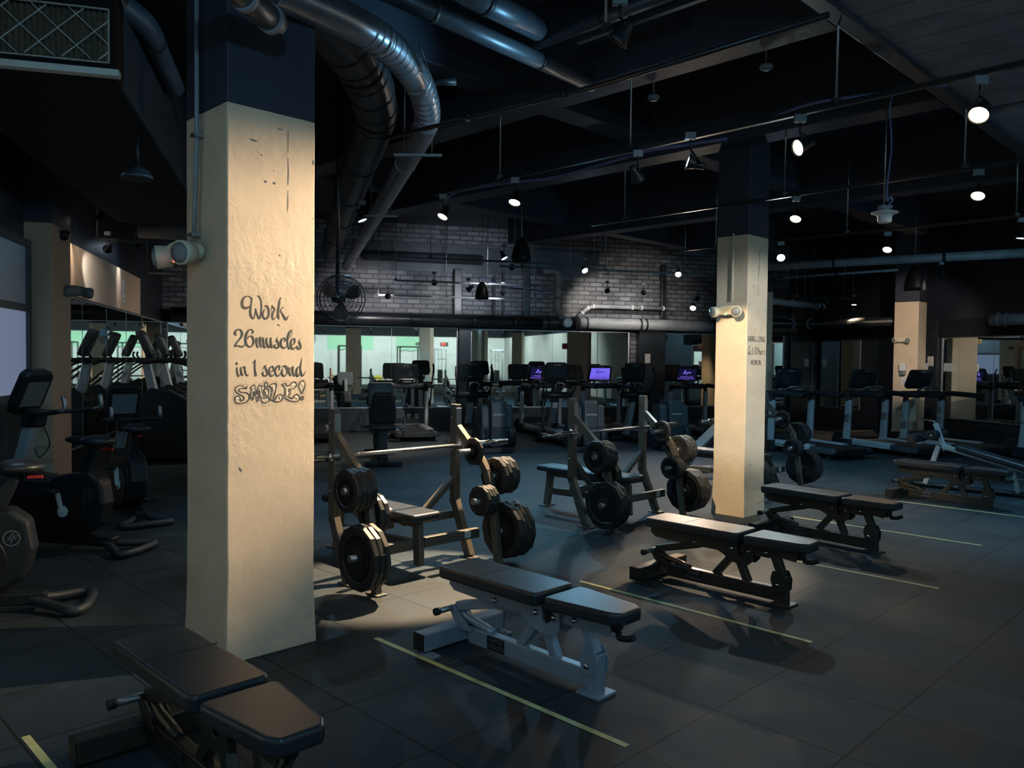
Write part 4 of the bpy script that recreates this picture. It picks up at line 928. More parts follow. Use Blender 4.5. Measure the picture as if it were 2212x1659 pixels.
def lf_badge(mb, o, ux, uy, R=.045):
    """ring badge with its slashed letters"""
    pts = [(R * math.cos(2 * PI * k / 24), R * math.sin(2 * PI * k / 24), .007) for k in range(24)]
    mb.stroke(pts, o, ux, uy, .001, 2, True)
    for s in ([(.010, .034), (-.022, -.012), (.004, -.012), (-.004, -.03)], [(.036, .014), (.012, .014), (-.004, -.012)], [(.026, -.002), (.008, -.002)]):
        mb.stroke([(x * R / .045, y * R / .045, .006) for x, y in s], o, ux, uy, .001, 1)
def make_bike(label, reach=0., drop=0.):
    r = thing('upright_bike', label, 'exercise bike', group='upright bikes along the left wall')
    sh = MB().prism([(-.32, .22), (-.37, .40), (-.34, .58), (-.24, .66), (-.02, .63), (.10, .60), (.42, .66), (.52, .60), (.56, .40), (.46, .20), (.22, .09), (-.12, .10)], (0, 0, 0), (1, 0, 0), (0, 0, 1), .17).build('housing', M['plastic'], r, .035, 3)
    b = MB()
    for sg in (-1, 1): lf_badge(b, V3((-.25, sg * .0865, .475)), (-sg, 0, 0) if sg > 0 else (1, 0, 0), (0, 0, 1))
    b.build('badge', M['steel'], sh)
    lg = MB(); logo(lg, 'Lifecycle', (.22, -.0865, .585), (1, 0, 0), (0, 0, 1), .075); logo(lg, 'Lifecycle', (.22, .0865, .585), (-1, 0, 0), (0, 0, 1), .075); lg.build('maker_lettering', M['greyplastic'], sh)
    for sg in (-1, 1):
        MB().cyl((-.03, sg * .085, .33), (-.03, sg * .10, .33), .20, .195, 28).build('crank_cover', M['black'], r)
        a = MB().cyl((-.03, sg * .10, .33), (-.03, sg * .115, .33), .045, n=18).bar((-.03, sg * .118, .33), (-.03 + sg * .04, sg * .118, .33 + sg * .165), .016, .04, (0, 1, 0)).build('crank_arm', M['white'], r)
        MB().box((-.03 + sg * .045, sg * .18, .33 + sg * .175), (.10, .11, .03)).build('pedal', M['rubber'], a, .008)
    MB().tube(spline([(-.30, 0, .08), (-.46, -.10, .05), (-.60, -.22, .035), (-.66, -.14, .035), (-.66, .14, .035), (-.60, .22, .035), (-.46, .10, .05), (-.30, 0, .08)], 4), .032, 8).build('rear_stabiliser', M['shroud'], r)
    MB().bar((-.42, 0, .08), (.5, 0, .10), .10, .08).bar((.52, -.24, .04), (.52, .24, .04), .08, .06).build('base_frame', M['black'], r, .012)
    MB().bar((-.14, 0, .60), (-.24, 0, .84), .07, .08, (1, 0, 0)).build('seat_post', M['plastic'], r, .01)
    st = MB().ball((-.27, 0, .90), 1, (.15, .125, .05), 16, 8).ball((-.10, 0, .905), 1, (.13, .045, .035), 14, 8)
    st.build('saddle', M['vinyl'], r)
    MB().box((-.36, 0, .835), (.09, .025, .02)).build('seat_lever', M['redplastic'], r, .005)
    MB().prism([(.40, .60), (.52, .58), (.43 + reach, 1.06 - drop), (.33 + reach, 1.06 - drop)], (0, 0, 0), (1, 0, 0), (0, 0, 1), .10).build('mast', M['post'], r, .018, 3)
    MB().prism([(.45 + reach, 1.0 - drop), (.31 + reach, 1.0 - drop), (.28 + reach, 1.14 - drop), (.42 + reach, 1.16 - drop)], (0, 0, 0), (1, 0, 0), (0, 0, 1), .14).build('mast_neck', M['plastic'], r, .02)
    q = Matrix.Rotation(math.radians(-25), 3, 'Y'); n = q @ V3((-1, 0, 0)); u = q @ V3((0, 0, 1)); cc = V3((.40 + reach, 0, 1.30 - drop))
    con = MB().prism([(-.13, -.20), (.13, -.20), (.16, -.10), (.155, .15), (.11, .19), (-.11, .19), (-.155, .15), (-.16, -.10)], cc, (0, -1, 0), u, .09).build('console', M['plastic'], r, .022, 3)
    MB().prism([(-.115, -.12), (.115, -.12), (.115, .10), (-.115, .10)], cc + n * .047, (0, -1, 0), u, .004).build('screen', M['greyplastic'], con)
    for sg in (-1, 1):
        hb = MB().tube(spline([(.34 + reach, sg * .04, 1.12 - drop), (.24 + reach, sg * .20, 1.12 - drop), (.10 + reach, sg * .25, 1.13 - drop), (-.06 + reach, sg * .24, 1.15 - drop)], 5), .018, 8).build('handlebar', M['rubber'], r)
        MB().tube(spline([(-.0 + reach, sg * .245, 1.14 - drop), (-.08 + reach, sg * .22, 1.17 - drop), (-.07 + reach, sg * .22, 1.27 - drop)], 4), .018, 8).build('bar_end', M['steel'], hb)
    cab = MB().tube(spline([(.36 + reach, -.05, 1.06 - drop), (.30 + reach, -.09, .86), (.40 + reach, -.09, .74), (.47 + reach, -.08, .86), (.52, -.09, .60)], 6), .005, 6).build('cable', M['rubber'], r)
    return r
LB = math.atan2(-WV.y, -WV.x)
def bikep(label, bad, rz, reach, drop=0.):      # bad = photo point of the ring badge, .475 up
    q = at_z(bad[0], bad[1], .475); o = make_bike(label, reach, drop)
    o.location = V3((q.x, q.y, 0)) - Matrix.Rotation(rz, 3, 'Z') @ V3((-.25, .0865, 0)); o.rotation_euler = (0, 0, rz); return o
bikep('nearest upright bike, cut off by the left edge of the photo', (25, 1163), LB + math.radians(4), .02)
bikep('middle upright bike with its console against the tan pilaster', (192, 1068), LB - math.radians(24), -.06)
bikep('farthest upright bike, next to the stair climbers', (273, 1021), LB - math.radians(66), -.18, .16)

def make_climber(label):
    r = thing('stair_climber', label, 'stair climber', group='stair climbers along the left wall')
    b = MB().prism([(.62, .02), (.66, .95), (.42, 1.08), (.20, 1.0), (-.86, .32), (-.92, .02)], (0, 0, 0), (1, 0, 0), (0, 0, 1), .50)
    b.build('stair_housing', M['black'], r, .02)
    for sg in (-1, 1):
        s = MB().prism([(.60, .04), (.68, .92), (.50, 1.12), (.22, 1.06), (-.92, .42), (-1.0, .22), (-.95, .04)], (0, sg * .33, 0), (1, 0, 0), (0, 0, 1), .13).build('side_panel', M['plastic'], r, .03, 3)
        lg = MB(); logo(lg, 'Life Fitness', (-.35, sg * .397, .50), V3((-sg * .87, 0, -sg * .5)) if sg > 0 else (.87, 0, .5), (-.5, 0, .87), .11); lg.build('maker_lettering', M['greyplastic'], s)
        MB().tube([(.24, sg * .40, 1.09), (-.92, sg * .40, .45)], .014, 8).build('edge_strip', M['steel'], s)
        MB().tube(spline([(.55, sg * .30, 1.50), (.30, sg * .36, 1.53), (-.10, sg * .37, 1.42), (-.62, sg * .37, 1.02), (-.80, sg * .36, .80), (-.80, sg * .34, .45)], 5), .024, 10).build('handrail', M['black'], r)
        MB().tube(spline([(.30, sg * .26, 1.50), (.22, sg * .24, 1.60), (.24, sg * .20, 1.68)], 4), .022, 8).build('upper_grip', M['rubber'], r)
    for k in range(5):
        x = -.80 + k * .21; z = .40 + k * .145
        t = MB().box((x, 0, z), (.24, .50, .03)).build('step', M['shroud'], r, .006)
        MB().box((x - .122, 0, z + .002), (.012, .48, .02)).build('step_nose', M['steel'], t)
    MB().prism([(.44, 1.02), (.58, 1.02), (.68, 1.54), (.56, 1.54)], (0, 0, 0), (1, 0, 0), (0, 0, 1), .15).build('mast', M['post'], r, .022, 3)
    MB().box((.60, 0, 1.52), (.20, .50, .09)).build('crossbar', M['plastic'], r, .03)
    q = Matrix.Rotation(math.radians(-24), 3, 'Y').inverted(); q = Matrix.Rotation(math.radians(-24), 3, 'Y'); n = q @ V3((-1, 0, 0)); u = Matrix.Rotation(math.radians(24), 3, 'Y') @ V3((0, 0, 1)); n = V3((-u.z, 0, u.x)); cc = V3((.62, 0, 1.78))
    con = MB().prism([(-.17, -.21), (.17, -.21), (.2, -.10), (.19, .17), (.14, .22), (-.14, .22), (-.19, .17), (-.2, -.10)], cc, (0, -1, 0), u, .10).build('console', M['shroud'], r, .022, 3)
    MB().prism([(-.14, -.12), (.14, -.12), (.14, .12), (-.14, .12)], cc + n * .052, (0, -1, 0), u, .004).build('screen', M['screengrey'], con)
    MB().box((.70, 0, .03), (.10, .80, .06)).box((-.96, 0, .03), (.12, .80, .06)).build('floor_foot', M['black'], r, .01)
    return r
cl = make_climber('nearest stair climber against the left mirror, screen lit grey')
for i, t in enumerate((3.55, 5.15, 6.75)):
    q = lw(t, 0, 1.05)
    if i == 0: cl.location = q; cl.rotation_euler = (0, 0, LB)
    else: dup(cl, q, LB, ['', 'middle stair climber against the left mirror', 'farthest stair climber, mostly hidden behind the nearest pillar'][i])
# a white box on the floor among the climbers
# ---- the decline sit-up bench at the right edge
su = thing('sit_up_bench', 'decline sit-up bench with foam leg rollers at the right edge', 'bench', G(3.0, 11.15), ANG)
def sx(a): return 3.0 - a
MB().prism([(-.62, -.13), (.62, -.13), (.65, -.10), (.65, .10), (.62, .13), (-.62, .13), (-.65, .10), (-.65, -.10)], (sx(2.55), 0, .405), V3((.97, 0, -.235)), (0, 1, 0), .07).build('bench_pad', M['vinyl'], su, .022, 3)
MB().bar((sx(3.35), 0, .55), (sx(2.0), 0, .225), .06, .06).build('pad_rail', M['post'], su, .006)
MB().tube([(sx(3.75), 0, .04), (sx(1.95), 0, .04)], .032, 10).tube([(sx(3.70), -.28, .04), (sx(3.70), .28, .04)], .03, 10).tube([(sx(2.0), -.25, .04), (sx(2.0), .25, .04)], .03, 10).build('base_frame', M['black'], su)
MB().tube(spline([(sx(2.6), 0, .36), (sx(2.56), 0, .30), (sx(2.5), 0, .04)], 4), .03, 10).build('front_leg', M['post'], su)
MB().bar((sx(3.4), 0, .55), (sx(3.55), 0, .05), .06, .06, (1, 0, 0)).build('rear_leg', M['post'], su, .006)
pst = MB().bar((sx(3.32), 0, .50), (sx(3.45), 0, .84), .05, .05, (1, 0, 0)).build('roller_post', M['post'], su, .005)
MB().tube(spline([(sx(3.44), 0, .82), (sx(3.46), 0, .86), (sx(3.52), 0, .875), (sx(3.64), 0, .88)], 4), .014, 8).build('pull_handle', M['chrome'], su)
for a, z in ((3.42, .70), (3.66, .64)):
    ax = MB().cyl((sx(a), -.25, z), (sx(a), .25, z), .012).build('roller_axle', M['chrome'], su)
    for sg in (-1, 1): MB().cyl((sx(a), sg * .06, z), (sx(a), sg * .24, z), .062, n=18).build('foam_roller', M['rubber'], ax, .012)
MB().bar((sx(3.45), 0, .68), (sx(3.68), 0, .63), .03, .03).build('roller_arm', M['chrome'], su)
for sg in (-1, 1): MB().cyl((sx(3.70), sg * .16, .05), (sx(3.70), sg * .30, .05), .045).build('foot_roller', M['rubber'], su)
# incline bench behind the press row, seen left of the second pillar
ib = thing('incline_bench', 'black incline bench pad slanting up just left of the second pillar', 'bench', on_depth(1515, 1000, 11.6), math.radians(25))
MB().prism([(-.45, -.13), (.45, -.13), (.45, .13), (-.45, .13)], (.18, 0, .55), V3((.8, 0, .6)), (0, 1, 0), .07).build('bench_pad', M['vinyl'], ib, .022, 3)
MB().bar((-.12, 0, .30), (.40, 0, .66), .06, .06).bar((-.05, 0, .36), (-.30, 0, .04), .06, .07, (1, 0, 0)).bar((.35, 0, .62), (.50, 0, .04), .06, .07, (1, 0, 0)).bar((-.30, 0, .05), (.50, 0, .05), .06, .07).build('frame', M['steel'], ib, .005)
for x in (-.30, .50): MB().bar((x, -.25, .04), (x, .25, .04), .08, .07).build('cross_foot', M['black'], ib, .008)
# ------------------------------------------------------------------ lamps
def spot(label, pos, target, lamp, power, size, blend=.5, color=(1, .75, .5), group='track spotlights hanging in the gym', emis=None, vis=True):
    """a track spotlight: clip, stem, yoke, tapering head and lens, and its light"""
    pos = V3(pos); d = (V3(target) - pos).normalized()
    r = thing('track_spotlight', label, 'spotlight', pos, group=group)
    q = d.to_track_quat('-Z', 'Y'); Rm = q.to_matrix()
    h = MB().lathe([(0, .115), (.022, .112), (.027, .07), (.032, .05), (.05, -.005), (.058, -.02), (.054, -.02), (.048, -.004), (.03, .03)], (0, 0, 0), (0, 0, 1), 18)
    for i, v in enumerate(h.v): h.v[i] = tuple(Rm @ V3(v))
    hd = h.build('lamp_head', M['black'], r)
    l = MB().lathe([(.0, .004), (.049, .002), (.049, -.004), (.0, -.008)], (0, 0, 0), (0, 0, 1), 16)
    for i, v in enumerate(l.v): l.v[i] = tuple(Rm @ (V3(v) - V3((0, 0, .006))))
    l.build('lens', M[lamp], hd)
    st = MB().tube([(0, 0, .17), (0, 0, .10), Rm @ V3((.045, 0, .07)), Rm @ V3((.04, 0, .05))], .006, 6).tube([(0, 0, .10), Rm @ V3((-.045, 0, .07)), Rm @ V3((-.04, 0, .05))], .006, 6)
    st.build('yoke', M['black'], r)
    MB().box((0, 0, .185), (.075, .04, .05)).build('track_adapter', M['greyplastic'], r, .004)
    ld = bpy.data.lights.new('spot_beam', 'SPOT'); ld.energy = power; ld.color = color; ld.spot_size = math.radians(size); ld.spot_blend = blend; ld.shadow_soft_size = .03
    lo = bpy.data.objects.new('spot_beam', ld); C.objects.link(lo); lo.parent = r; lo.location = d * .04; lo.rotation_mode = 'QUATERNION'; lo.rotation_quaternion = q
    return r
WARM = (1, .70, .42); COOL = (.28, .70, 1.0); NEUT = (.86, .93, 1.0)
ZL = 3.0
def lp(u, v, z=ZL): return at_z(u, v, z)
def fc(p, b, z): return p + GB * b + V3((0, 0, z))
# the front track (along A), seen from its far end to its near end
spot('warm spotlight at the left end of the front track', lp(957, 466), G(6.0, 3.2, 0), 'lamp_warm', 110, 60, .6, WARM)
spot('warm spotlight second from the left on the front track', lp(1112, 435), G(4.62, 3.62, .0), 'lamp_warm', 2600, 31, .35, WARM)
spot('warm spotlight third from the left on the front track, aimed at the second pillar', lp(1377, 384), C2 + GB * .12 + V3((0, 0, 1.12)), 'lamp_warm', 560, 37, .35, (1, .76, .46))
spot('cool white spotlight between the warm ones on the front track', lp(1490, 351), at_z(915, 190, 3.5), 'lamp_cool', 160, 60, .6, COOL)
spot('brightest warm spotlight, on the front track, aimed at the nearest pillar', lp(1727, 318), fc(C1, .27, 1.70), 'lamp_warm', 1280, 41, .8, (1, .76, .5))
spot('warm spotlight at the right end of the front track under the ceiling slab', lp(2115, 246), G(1.4, 2.0, 0), 'lamp_warm', 9, 90, .6, (1, .78, .55))
# the second and third tracks
spot('small warm spotlight on the second track right of the second pillar', lp(1719, 471), G(3.35, 5.45, 0), 'lamp_warm', 800, 30, .6, WARM)
spot('warm spotlight on the right part of the second track', lp(2113, 421), G(2.0, 5.2, 0), 'lamp_warm', 14, 90, .6, (1, .78, .55))
spot('cool greenish spotlight just right of the second pillar', lp(1687, 556), G(3.2, 6.6, .4), 'lamp_cool', 110, 90, .6, (.75, .95, 1))
spot('warm spotlight below the white antenna on the third track', lp(1917, 538), G(3.6, 7.8, 0), 'lamp_warm', 60, 90, .6, WARM)
spot('cool spotlight at the right edge on the third track', lp(2206, 512), G(2.6, 10.0, .3), 'lamp_cool', 140, 100, .6, COOL)
spot('warm spotlight shining on the far right pillar', lp(2033, 594, 3.0), c4 + V3((0, 0, 2.2)) + GB * .02, 'lamp_warm', 420, 40, .6, (1, .8, .62))
spot('spotlight low in the far right corner', lp(1845, 657, 2.9), rw(2, 0, 1.5), 'lamp_warm', 130, 90, .6, WARM)
# towards the back wall
spot('bright spotlight in front of the brick wall, left of the hanging speaker', at_depth(1012, 626, 14.3), bw(1.6, 2.0, 3.5), 'lamp_white', 330, 110, .6, (1, .86, .74))
spot('cool spotlight high in the middle above the big pipe', at_depth(1263, 584, 13.4), G(5, 9, 0), 'lamp_cool', 150, 110, .6, COOL)
spot('warm spotlight right of the middle above the pipe', at_depth(1465, 592, 13.6), G(5.5, 8.5, 0), 'lamp_warm', 90, 80, .6, WARM)
spot('bright warm spotlight left of the second pillar above the back mirror', at_depth(1497, 665, 14.5), on_depth(1380, 800, 11) , 'lamp_white', 200, 100, .6, (1, .84, .68))
spot('smaller spotlight just above the bright one left of the second pillar', at_depth(1506, 645, 16.0), bw(7.5, 2.6), 'lamp_white', 150, 60, .6, (1, .84, .68))
spot('cool spotlight among the pipes beside the large hanging speaker', at_depth(1106, 577, 14.8), bw(3.2, 2.9), 'lamp_white', 160, 70, .6, NEUT)
spot('small spotlight in front of the brick wall right of the small speaker', at_depth(1086, 632, 16.2), bw(3.4, 2.6), 'lamp_white', 60, 60, .6, NEUT)
spot('spotlight aimed at the brick wall behind the fan', at_depth(838, 640, 15.6), bw(1.1, 2.72), 'lamp_white', 170, 62, .7, (1, .88, .86))
spot('spotlight aimed down at the big pipe in front of the brick', at_depth(938, 610, 15.8), bw(2.8, 2.62), 'lamp_white', 80, 45, .7, (1, .86, .72))
spot('spotlight shining along the big pipe right of its tee', at_depth(1312, 628, 17.6), bw(6.6, 2.75), 'lamp_white', 120, 75, .7, (1, .88, .74))
spot('spotlight shining on the pipe flange', at_depth(1390, 632, 17.8), bw(7.7, 2.75), 'lamp_white', 80, 60, .7, (1, .88, .74))
# the left wall
spot('spotlight on the black bar above the left wall, lens towards the camera', at_depth(233, 537, 9.9), lw(1.9, 2.6), 'lamp_white', 55, 50, .7, NEUT)
spot('spotlight washing the start of the tan band', lw(.75, 3.22, .38), lw(.8, 2.66), 'lamp_white', 34, 46, .8, (1, .82, .66))
spot('spotlight washing the far part of the tan band', lw(3.55, 3.25, .32), lw(3.55, 2.72), 'lamp_cool', 26, 42, .8, (.95, .92, 1))
spot('spotlight at the left edge beyond the window', at_depth(9, 571, 8.2) + V3((.25, 0, 0)), lw(-1.3, 1.6), 'lamp_white', 40, 80, .6, NEUT)
# fill lamps added overhead, behind the camera and out to the sides
k = 0
for a, b, tx, pw, col in ((-1.0, -1.5, (1.0, 1.2), 62, COOL), (.4, .3, (3.6, 2.6), 90, COOL), (4.6, -2.0, (5.6, 1.2), 120, COOL), (-2.2, 4.8, (1.2, 5.5), 80, COOL), (-3.0, 8.2, (1.5, 9.0), 90, COOL), (-.6, 11.2, (3.2, 12), 150, COOL), (6.3, 1.4, (6.2, 2.4), 190, COOL), (7.6, 5.2, (6.5, 6.0), 190, COOL), (8.8, 8.6, (7.2, 9.2), 240, COOL), (6.2, 10.8, (5.8, 12.2), 170, COOL)):  # added ambient fill, not fixtures of the visible tracks
    k += 1
    p = G(a, b, 3.15)
    spot('cool fill spotlight added overhead', p, G(tx[0], tx[1], 0), 'lamp_cool', pw, 125, .7, col, 'fill spotlights added overhead')
spot('neutral fill spotlight added overhead on the right, aimed at the second pillar', G(-2.0, 5.0, 3.1), C2 + GB * .25 + V3((0, 0, 1.6)), 'lamp_cool', 1500, 20, .6, (.88, .98, 1), 'fill spotlights added overhead')  # unseen lamp added to lift the second pillar's right face
for j, (s, off) in enumerate(((-1.5, 3.2), (1.2, 3.4), (3.8, 3.2), (6.4, 3.4), (9.0, 3.2), (11.5, 3.4), (2.5, 8.0), (6.5, 8.5), (10.5, 8.0))):  # lamps added to brighten the front wall in the mirrors
    p = fwl(s, 3.05, off); spot('added spotlight brightening the pale front wall behind the camera', p, fwl(s, 1.5, 0), 'lamp_white', 300, 110, .7, (.86, 1, .95), 'spotlights added to light the front of the gym')
for j, t in enumerate((-8.5, -12, -16)):  # added wash for the pale left wall
    p = lw(t, 3.1, 2.2); spot('added spotlight washing the pale left wall behind the camera', p, lw(t, 1.6, 0), 'lamp_white', 150, 110, .7, (.55, .88, 1), 'spotlights added to light the front of the gym')

for j, t in enumerate((-12, -16, -20)):  # lamps added so the right wall reads pale in the mirror
    p = rw(t, 3.1, 2.4); spot('added spotlight washing the pale right wall behind the camera', p, rw(t, 1.7, 0), 'lamp_white', 260, 110, .7, (.86, 1, .95), 'spotlights added to light the front of the gym')
# ------------------------------------------------------------------ ducts, pipes, tracks and hanging things
def piping(name, label, cat, path, r, m, bands=(), bandr=1.09, bandm='black', extra=None, group=None, part='pipe_run', n=14):
    """a pipe or duct along a path, with joint bands as parts"""
    path = [V3(p) for p in path]; o = path[0].copy()
    t = thing(name, label, cat, o, group=group)
    MB().tube([p - o for p in path], r, n).build(part, M[m], t)
    for i, f in enumerate(bands):
        L = [0]
        for a, b in zip(path[:-1], path[1:]): L.append(L[-1] + (b - a).length)
        d = f * L[-1]; k = max(j for j in range(len(L) - 1) if L[j] <= d + 1e-6); u = (path[k + 1] - path[k]).normalized()
        c = path[k] + u * (d - L[k]) - o; rr = r if not isinstance(r, (list, tuple)) else r[k]
        MB().cyl(c - u * .02, c + u * .02, rr * bandr, n=n).build('joint_band', M[bandm], t)
    return t
def zz(pts, z): return [at_z(u, v, z) for u, v in pts]
# the bright galvanised duct: along B, round an elbow, then away to the back wall
elb = spline(zz([(590, -25), (690, 18), (775, 58), (838, 100), (885, 150), (915, 205), (922, 262), (900, 312)], 3.5), 5)
far = at_z(900, 312, 3.5); kk = (17.0 - far.y) / WW.y
dpath = elb + [far + WW * (kk * f) for f in (.12, .3, .5, .7, .9, .97)]
sd = piping('ventilation_duct', 'shiny galvanised duct with a ribbed elbow right of the nearest pillar', 'duct', dpath, .100, 'duct', (.06, .115, .30, .5, .68, .85), 1.06, 'steel')
for i in list(range(11, 20)) + list(range(22, 31)):
    c = dpath[i] - dpath[0]; u = (dpath[i + 1] - dpath[i - 1]).normalized()
    MB().cyl(c - u * .006, c + u * .006, .104, n=18).build('elbow_rib', M['duct'], sd)
ba = at_z(905, 130, 3.5) - dpath[0]; bb_ = dpath[24] - dpath[0]
MB().cyl(bb_ + V3((.06, 0, .06)), bb_ + V3((.24, .03, .07)), .028).tube([bb_ + V3((.08, 0, .05)), ba + V3((0, 0, .1))], .006, 6).build('damper_actuator', M['black'], sd)
for i in (34, 37):
    c = dpath[i] - dpath[0]; MB().tube([c + V3((.12, 0, -.11)), c + V3((.12, 0, CEIL - 3.51))], .006, 6).tube([c + V3((-.12, 0, -.11)), c + V3((-.12, 0, CEIL - 3.51))], .006, 6).box(c + V3((0, 0, -.12)), (.42, .04, .02)).build('hanger', M['steel'], sd)
e2 = spline(zz([(640, -20), (715, 52), (765, 120), (800, 190), (810, 255), (788, 325)], 3.78), 4); f2 = at_z(788, 325, 3.78); k2 = (16.6 - f2.y) / WW.y
dp2 = e2 + [f2 + WW * (k2 * f) for f in (.15, .35, .6, .85, .97)]
d2 = piping('ventilation_duct', 'wide black duct running back between the pillar and the galvanised duct', 'duct', dp2, .19, 'ductdark', (.1, .2, .35, .5, .66, .82), 1.05, 'black')
for i in (6, 8, 10, 12, 14, 16):
    c = dp2[i] - dp2[0]; u = (dp2[i + 1] - dp2[i - 1]).normalized(); MB().cyl(c - u * .01, c + u * .01, .197, n=18).build('elbow_rib', M['ductdark'], d2)
piping('drain_pipe', 'thick grey pipe with a pale band at the top of the nearest pillar', 'pipe', zz([(400, -130), (540, 5), (597, 52)], 3.25), .062, 'ductdark', (.62, .93), 1.12, 'greypipe')
piping('ceiling_pipe', 'grey pipe crossing diagonally at the top, nearer of two', 'pipe', zz([(820, -25), (1278, 182)], 3.82), .062, 'ductdark', (.2, .7), 1.06)
piping('ceiling_pipe', 'thicker grey pipe at the top edge, farther of two', 'pipe', zz([(960, -40), (1165, 62)], 3.95), .085, 'ductdark', (.4,), 1.06)
piping('ceiling_pipe', 'grey pipe at the top centre running up to the right', 'pipe', zz([(1160, 92), (1480, -28)], 3.9), .05, 'ductdark', (.5,), 1.06)
piping('ceiling_pipe', 'grey elbow pipe at the top left above the pillar side', 'pipe', spline(zz([(180, -60), (255, 5), (315, 55), (345, 120), (378, 190)], 3.6), 4), .07, 'ductdark', (.5,), 1.1)
piping('sprinkler_pipe', 'thin black sprinkler pipe running across under the beams', 'pipe', zz([(830, 300), (1290, 186), (1790, 32)], 3.3), .016, 'pipeblack', (.25, .5), 1.5)
piping('cable_bundle', 'blue cable drooping along the front lighting track', 'cable', spline(zz([(950, 446), (985, 416), (1080, 398), (1200, 383), (1310, 352), (1400, 326), (1490, 312), (1570, 300)], 3.25), 4), .013, 'cable', (), n=8, part='cable')
piping('cable_bundle', 'blue cable running along the beam to the white antenna', 'cable', spline(zz([(1660, 258), (1700, 240), (1760, 222), (1850, 208), (1915, 200), (1975, 188), (2045, 184)], 3.62), 4), .012, 'cable', (), n=8, part='cable')
# lighting tracks
def track(label, p, q, rods, z, group='lighting tracks hanging from the ceiling'):
    p = V3((p.x, p.y, z)); q = V3((q.x, q.y, z)); t = thing('lighting_track', label, 'track', p, group=group)
    MB().bar((0, 0, 0), q - p, .034, .03).build('bar', M['pipeblack'], t)
    for f in rods:
        c = (q - p) * f; MB().tube([c, c + V3((0, 0, CEIL - z))], .007, 6).build('hanger_rod', M['steel'], t)
        MB().box(c + V3((0, 0, .02)), (.05, .05, .04)).build('hanger_clip', M['pipeblack'], t)
    return t
def ext(u0, v0, u1, v1, z, e0, e1):
    a = at_z(u0, v0, z); b = at_z(u1, v1, z); d = (b - a).normalized(); return a - d * e0, b + d * e1
ZT = 3.225
a, b = ext(957, 466, 2115, 246, 3.0, .15, 2.5); track('long front lighting track carrying the warm spotlights', a, b, (.13, .33, .55, .75), ZT)
a, b = ext(1719, 471, 2113, 421, 3.0, 2.6, 2.0); track('second lighting track behind the white antenna', a, b, (.08, .4, .66, .9), ZT)
a, b = ext(1687, 556, 2206, 512, 3.0, 1.5, 1.0); track('third lighting track above the far pillar', a, b, (.1, .45, .8), ZT)
a = at_z(1325, 62, 3.4); track('nearest lighting track at the top with one unlit spotlight', a + GA * .25, a - GA * 2.2, (.08, .7), 3.4)
spot('large unlit black spotlight hanging at the top centre', at_z(1338, 82, 3.2), G(4.4, 2.2, .2), 'glass', 25, 60, .7, WARM)
def vbar(label, u0, v0, u1, v1, y, rods):
    p = at_depth(u0, v0, y); q = V3(p) + WV * ((u1 - u0) / FPX * y * 1.08); track(label, p, q, rods, p.z, 'black lamp bars in front of the brick wall')
vbar('highest black lamp bar in front of the brick wall', 794, 552, 1300, 565, 13.2, (0.0, .25, .6, .95))
vbar('middle black lamp bar in front of the brick wall', 855, 606, 1230, 620, 15.4, (0.0, .5, .98))
vbar('lowest black lamp bar in front of the brick wall', 817, 637, 1160, 652, 16.0, (0.0, .4, .95))
vbar('black lamp bar right of the hanging speaker by the second pillar', 1080, 575, 1530, 560, 13.9, (.1, .5, .9))
vbar('black bar in front of the tan band, left of the nearest pillar', 210, 517, 420, 523, 9.9, (0.0, .9))
vbar('farther black bar behind the left edge of the nearest pillar', 318, 590, 420, 594, 12.0, (0.0, .8))
vbar('black bar in the far right corner under the white pipe', 1690, 664, 1858, 672, 18.3, (.3, .98))
vbar('upper black bar in the far right corner', 1690, 640, 1850, 642, 17.5, (.2, .9))
# white antenna on its drop rod
an = at_depth(1911, 466, 6.36); t = thing('ceiling_antenna', 'white disc antenna hanging on a rod with blue cable', 'antenna', an)
MB().lathe([(0, -.055), (.045, -.054), (.052, -.04), (.054, -.005), (.07, .012), (.098, .018), (.10, .026), (.08, .034), (.03, .038), (.03, .055), (0, .055)], (0, 0, 0), (0, 0, 1), 28).build('dome', M['white'], t)
MB().box((0, 0, .065), (.09, .07, .03)).build('mount', M['greyplastic'], t, .004)
MB().tube([(-.005, 0, .07), (-.005, 0, 1.05)], .006, 6).build('drop_rod', M['steel'], t)
MB().tube(spline([(.02, 0, .08), (.06, 0, .12), (.04, 0, .15), (.02, 0, .12), (.015, 0, .25), (.04, 0, .55), (.02, 0, .85), (.06, 0, .98), (.12, .03, 1.02)], 5), .007, 6).build('cable', M['cable'], t)
# hanging speakers
def pendant(label, u, v, y, s, m='black', cat='speaker', name='pendant_speaker'):
    p = at_depth(u, v, y); t = thing(name, label, cat, p)
    MB().lathe([(0, -.20), (.13, -.20), (.155, -.19), (.16, -.12), (.135, .02), (.09, .14), (.045, .20), (0, .205)], (0, 0, 0), (0, 0, 1), 22).build('shell', M[m], t)
    for v_ in t.children: v_.scale = (s, s, s)
    MB().tube([(0, 0, .2 * s), (0, 0, CEIL - p.z)], .005, 6).build('hanging_cable', M['steel'], t)
    return t
pendant('large black pendant speaker hanging in front of the brick wall', 1126, 541, 13.2, 1.0)
pendant('smaller black pendant speaker lower down beside the bright lamp', 1041, 628, 15.3, .82)
pendant('black pendant speaker above the far pillar on the right', 1976, 602, 13.5, 1.05)
dsh = at_depth(296, 380, 5.5); t = thing('dome_lamp', 'unlit black dome lamp hanging under the big dark duct', 'lamp', dsh)
MB().lathe([(.105, -.02), (.10, .0), (.075, .04), (.03, .065), (0, .07)], (0, 0, 0), (0, 0, 1), 24).lathe([(.096, -.018), (.07, .03), (0, .055)], (0, 0, 0), (0, 0, 1), 24).build('shade', M['ductdark'], t)
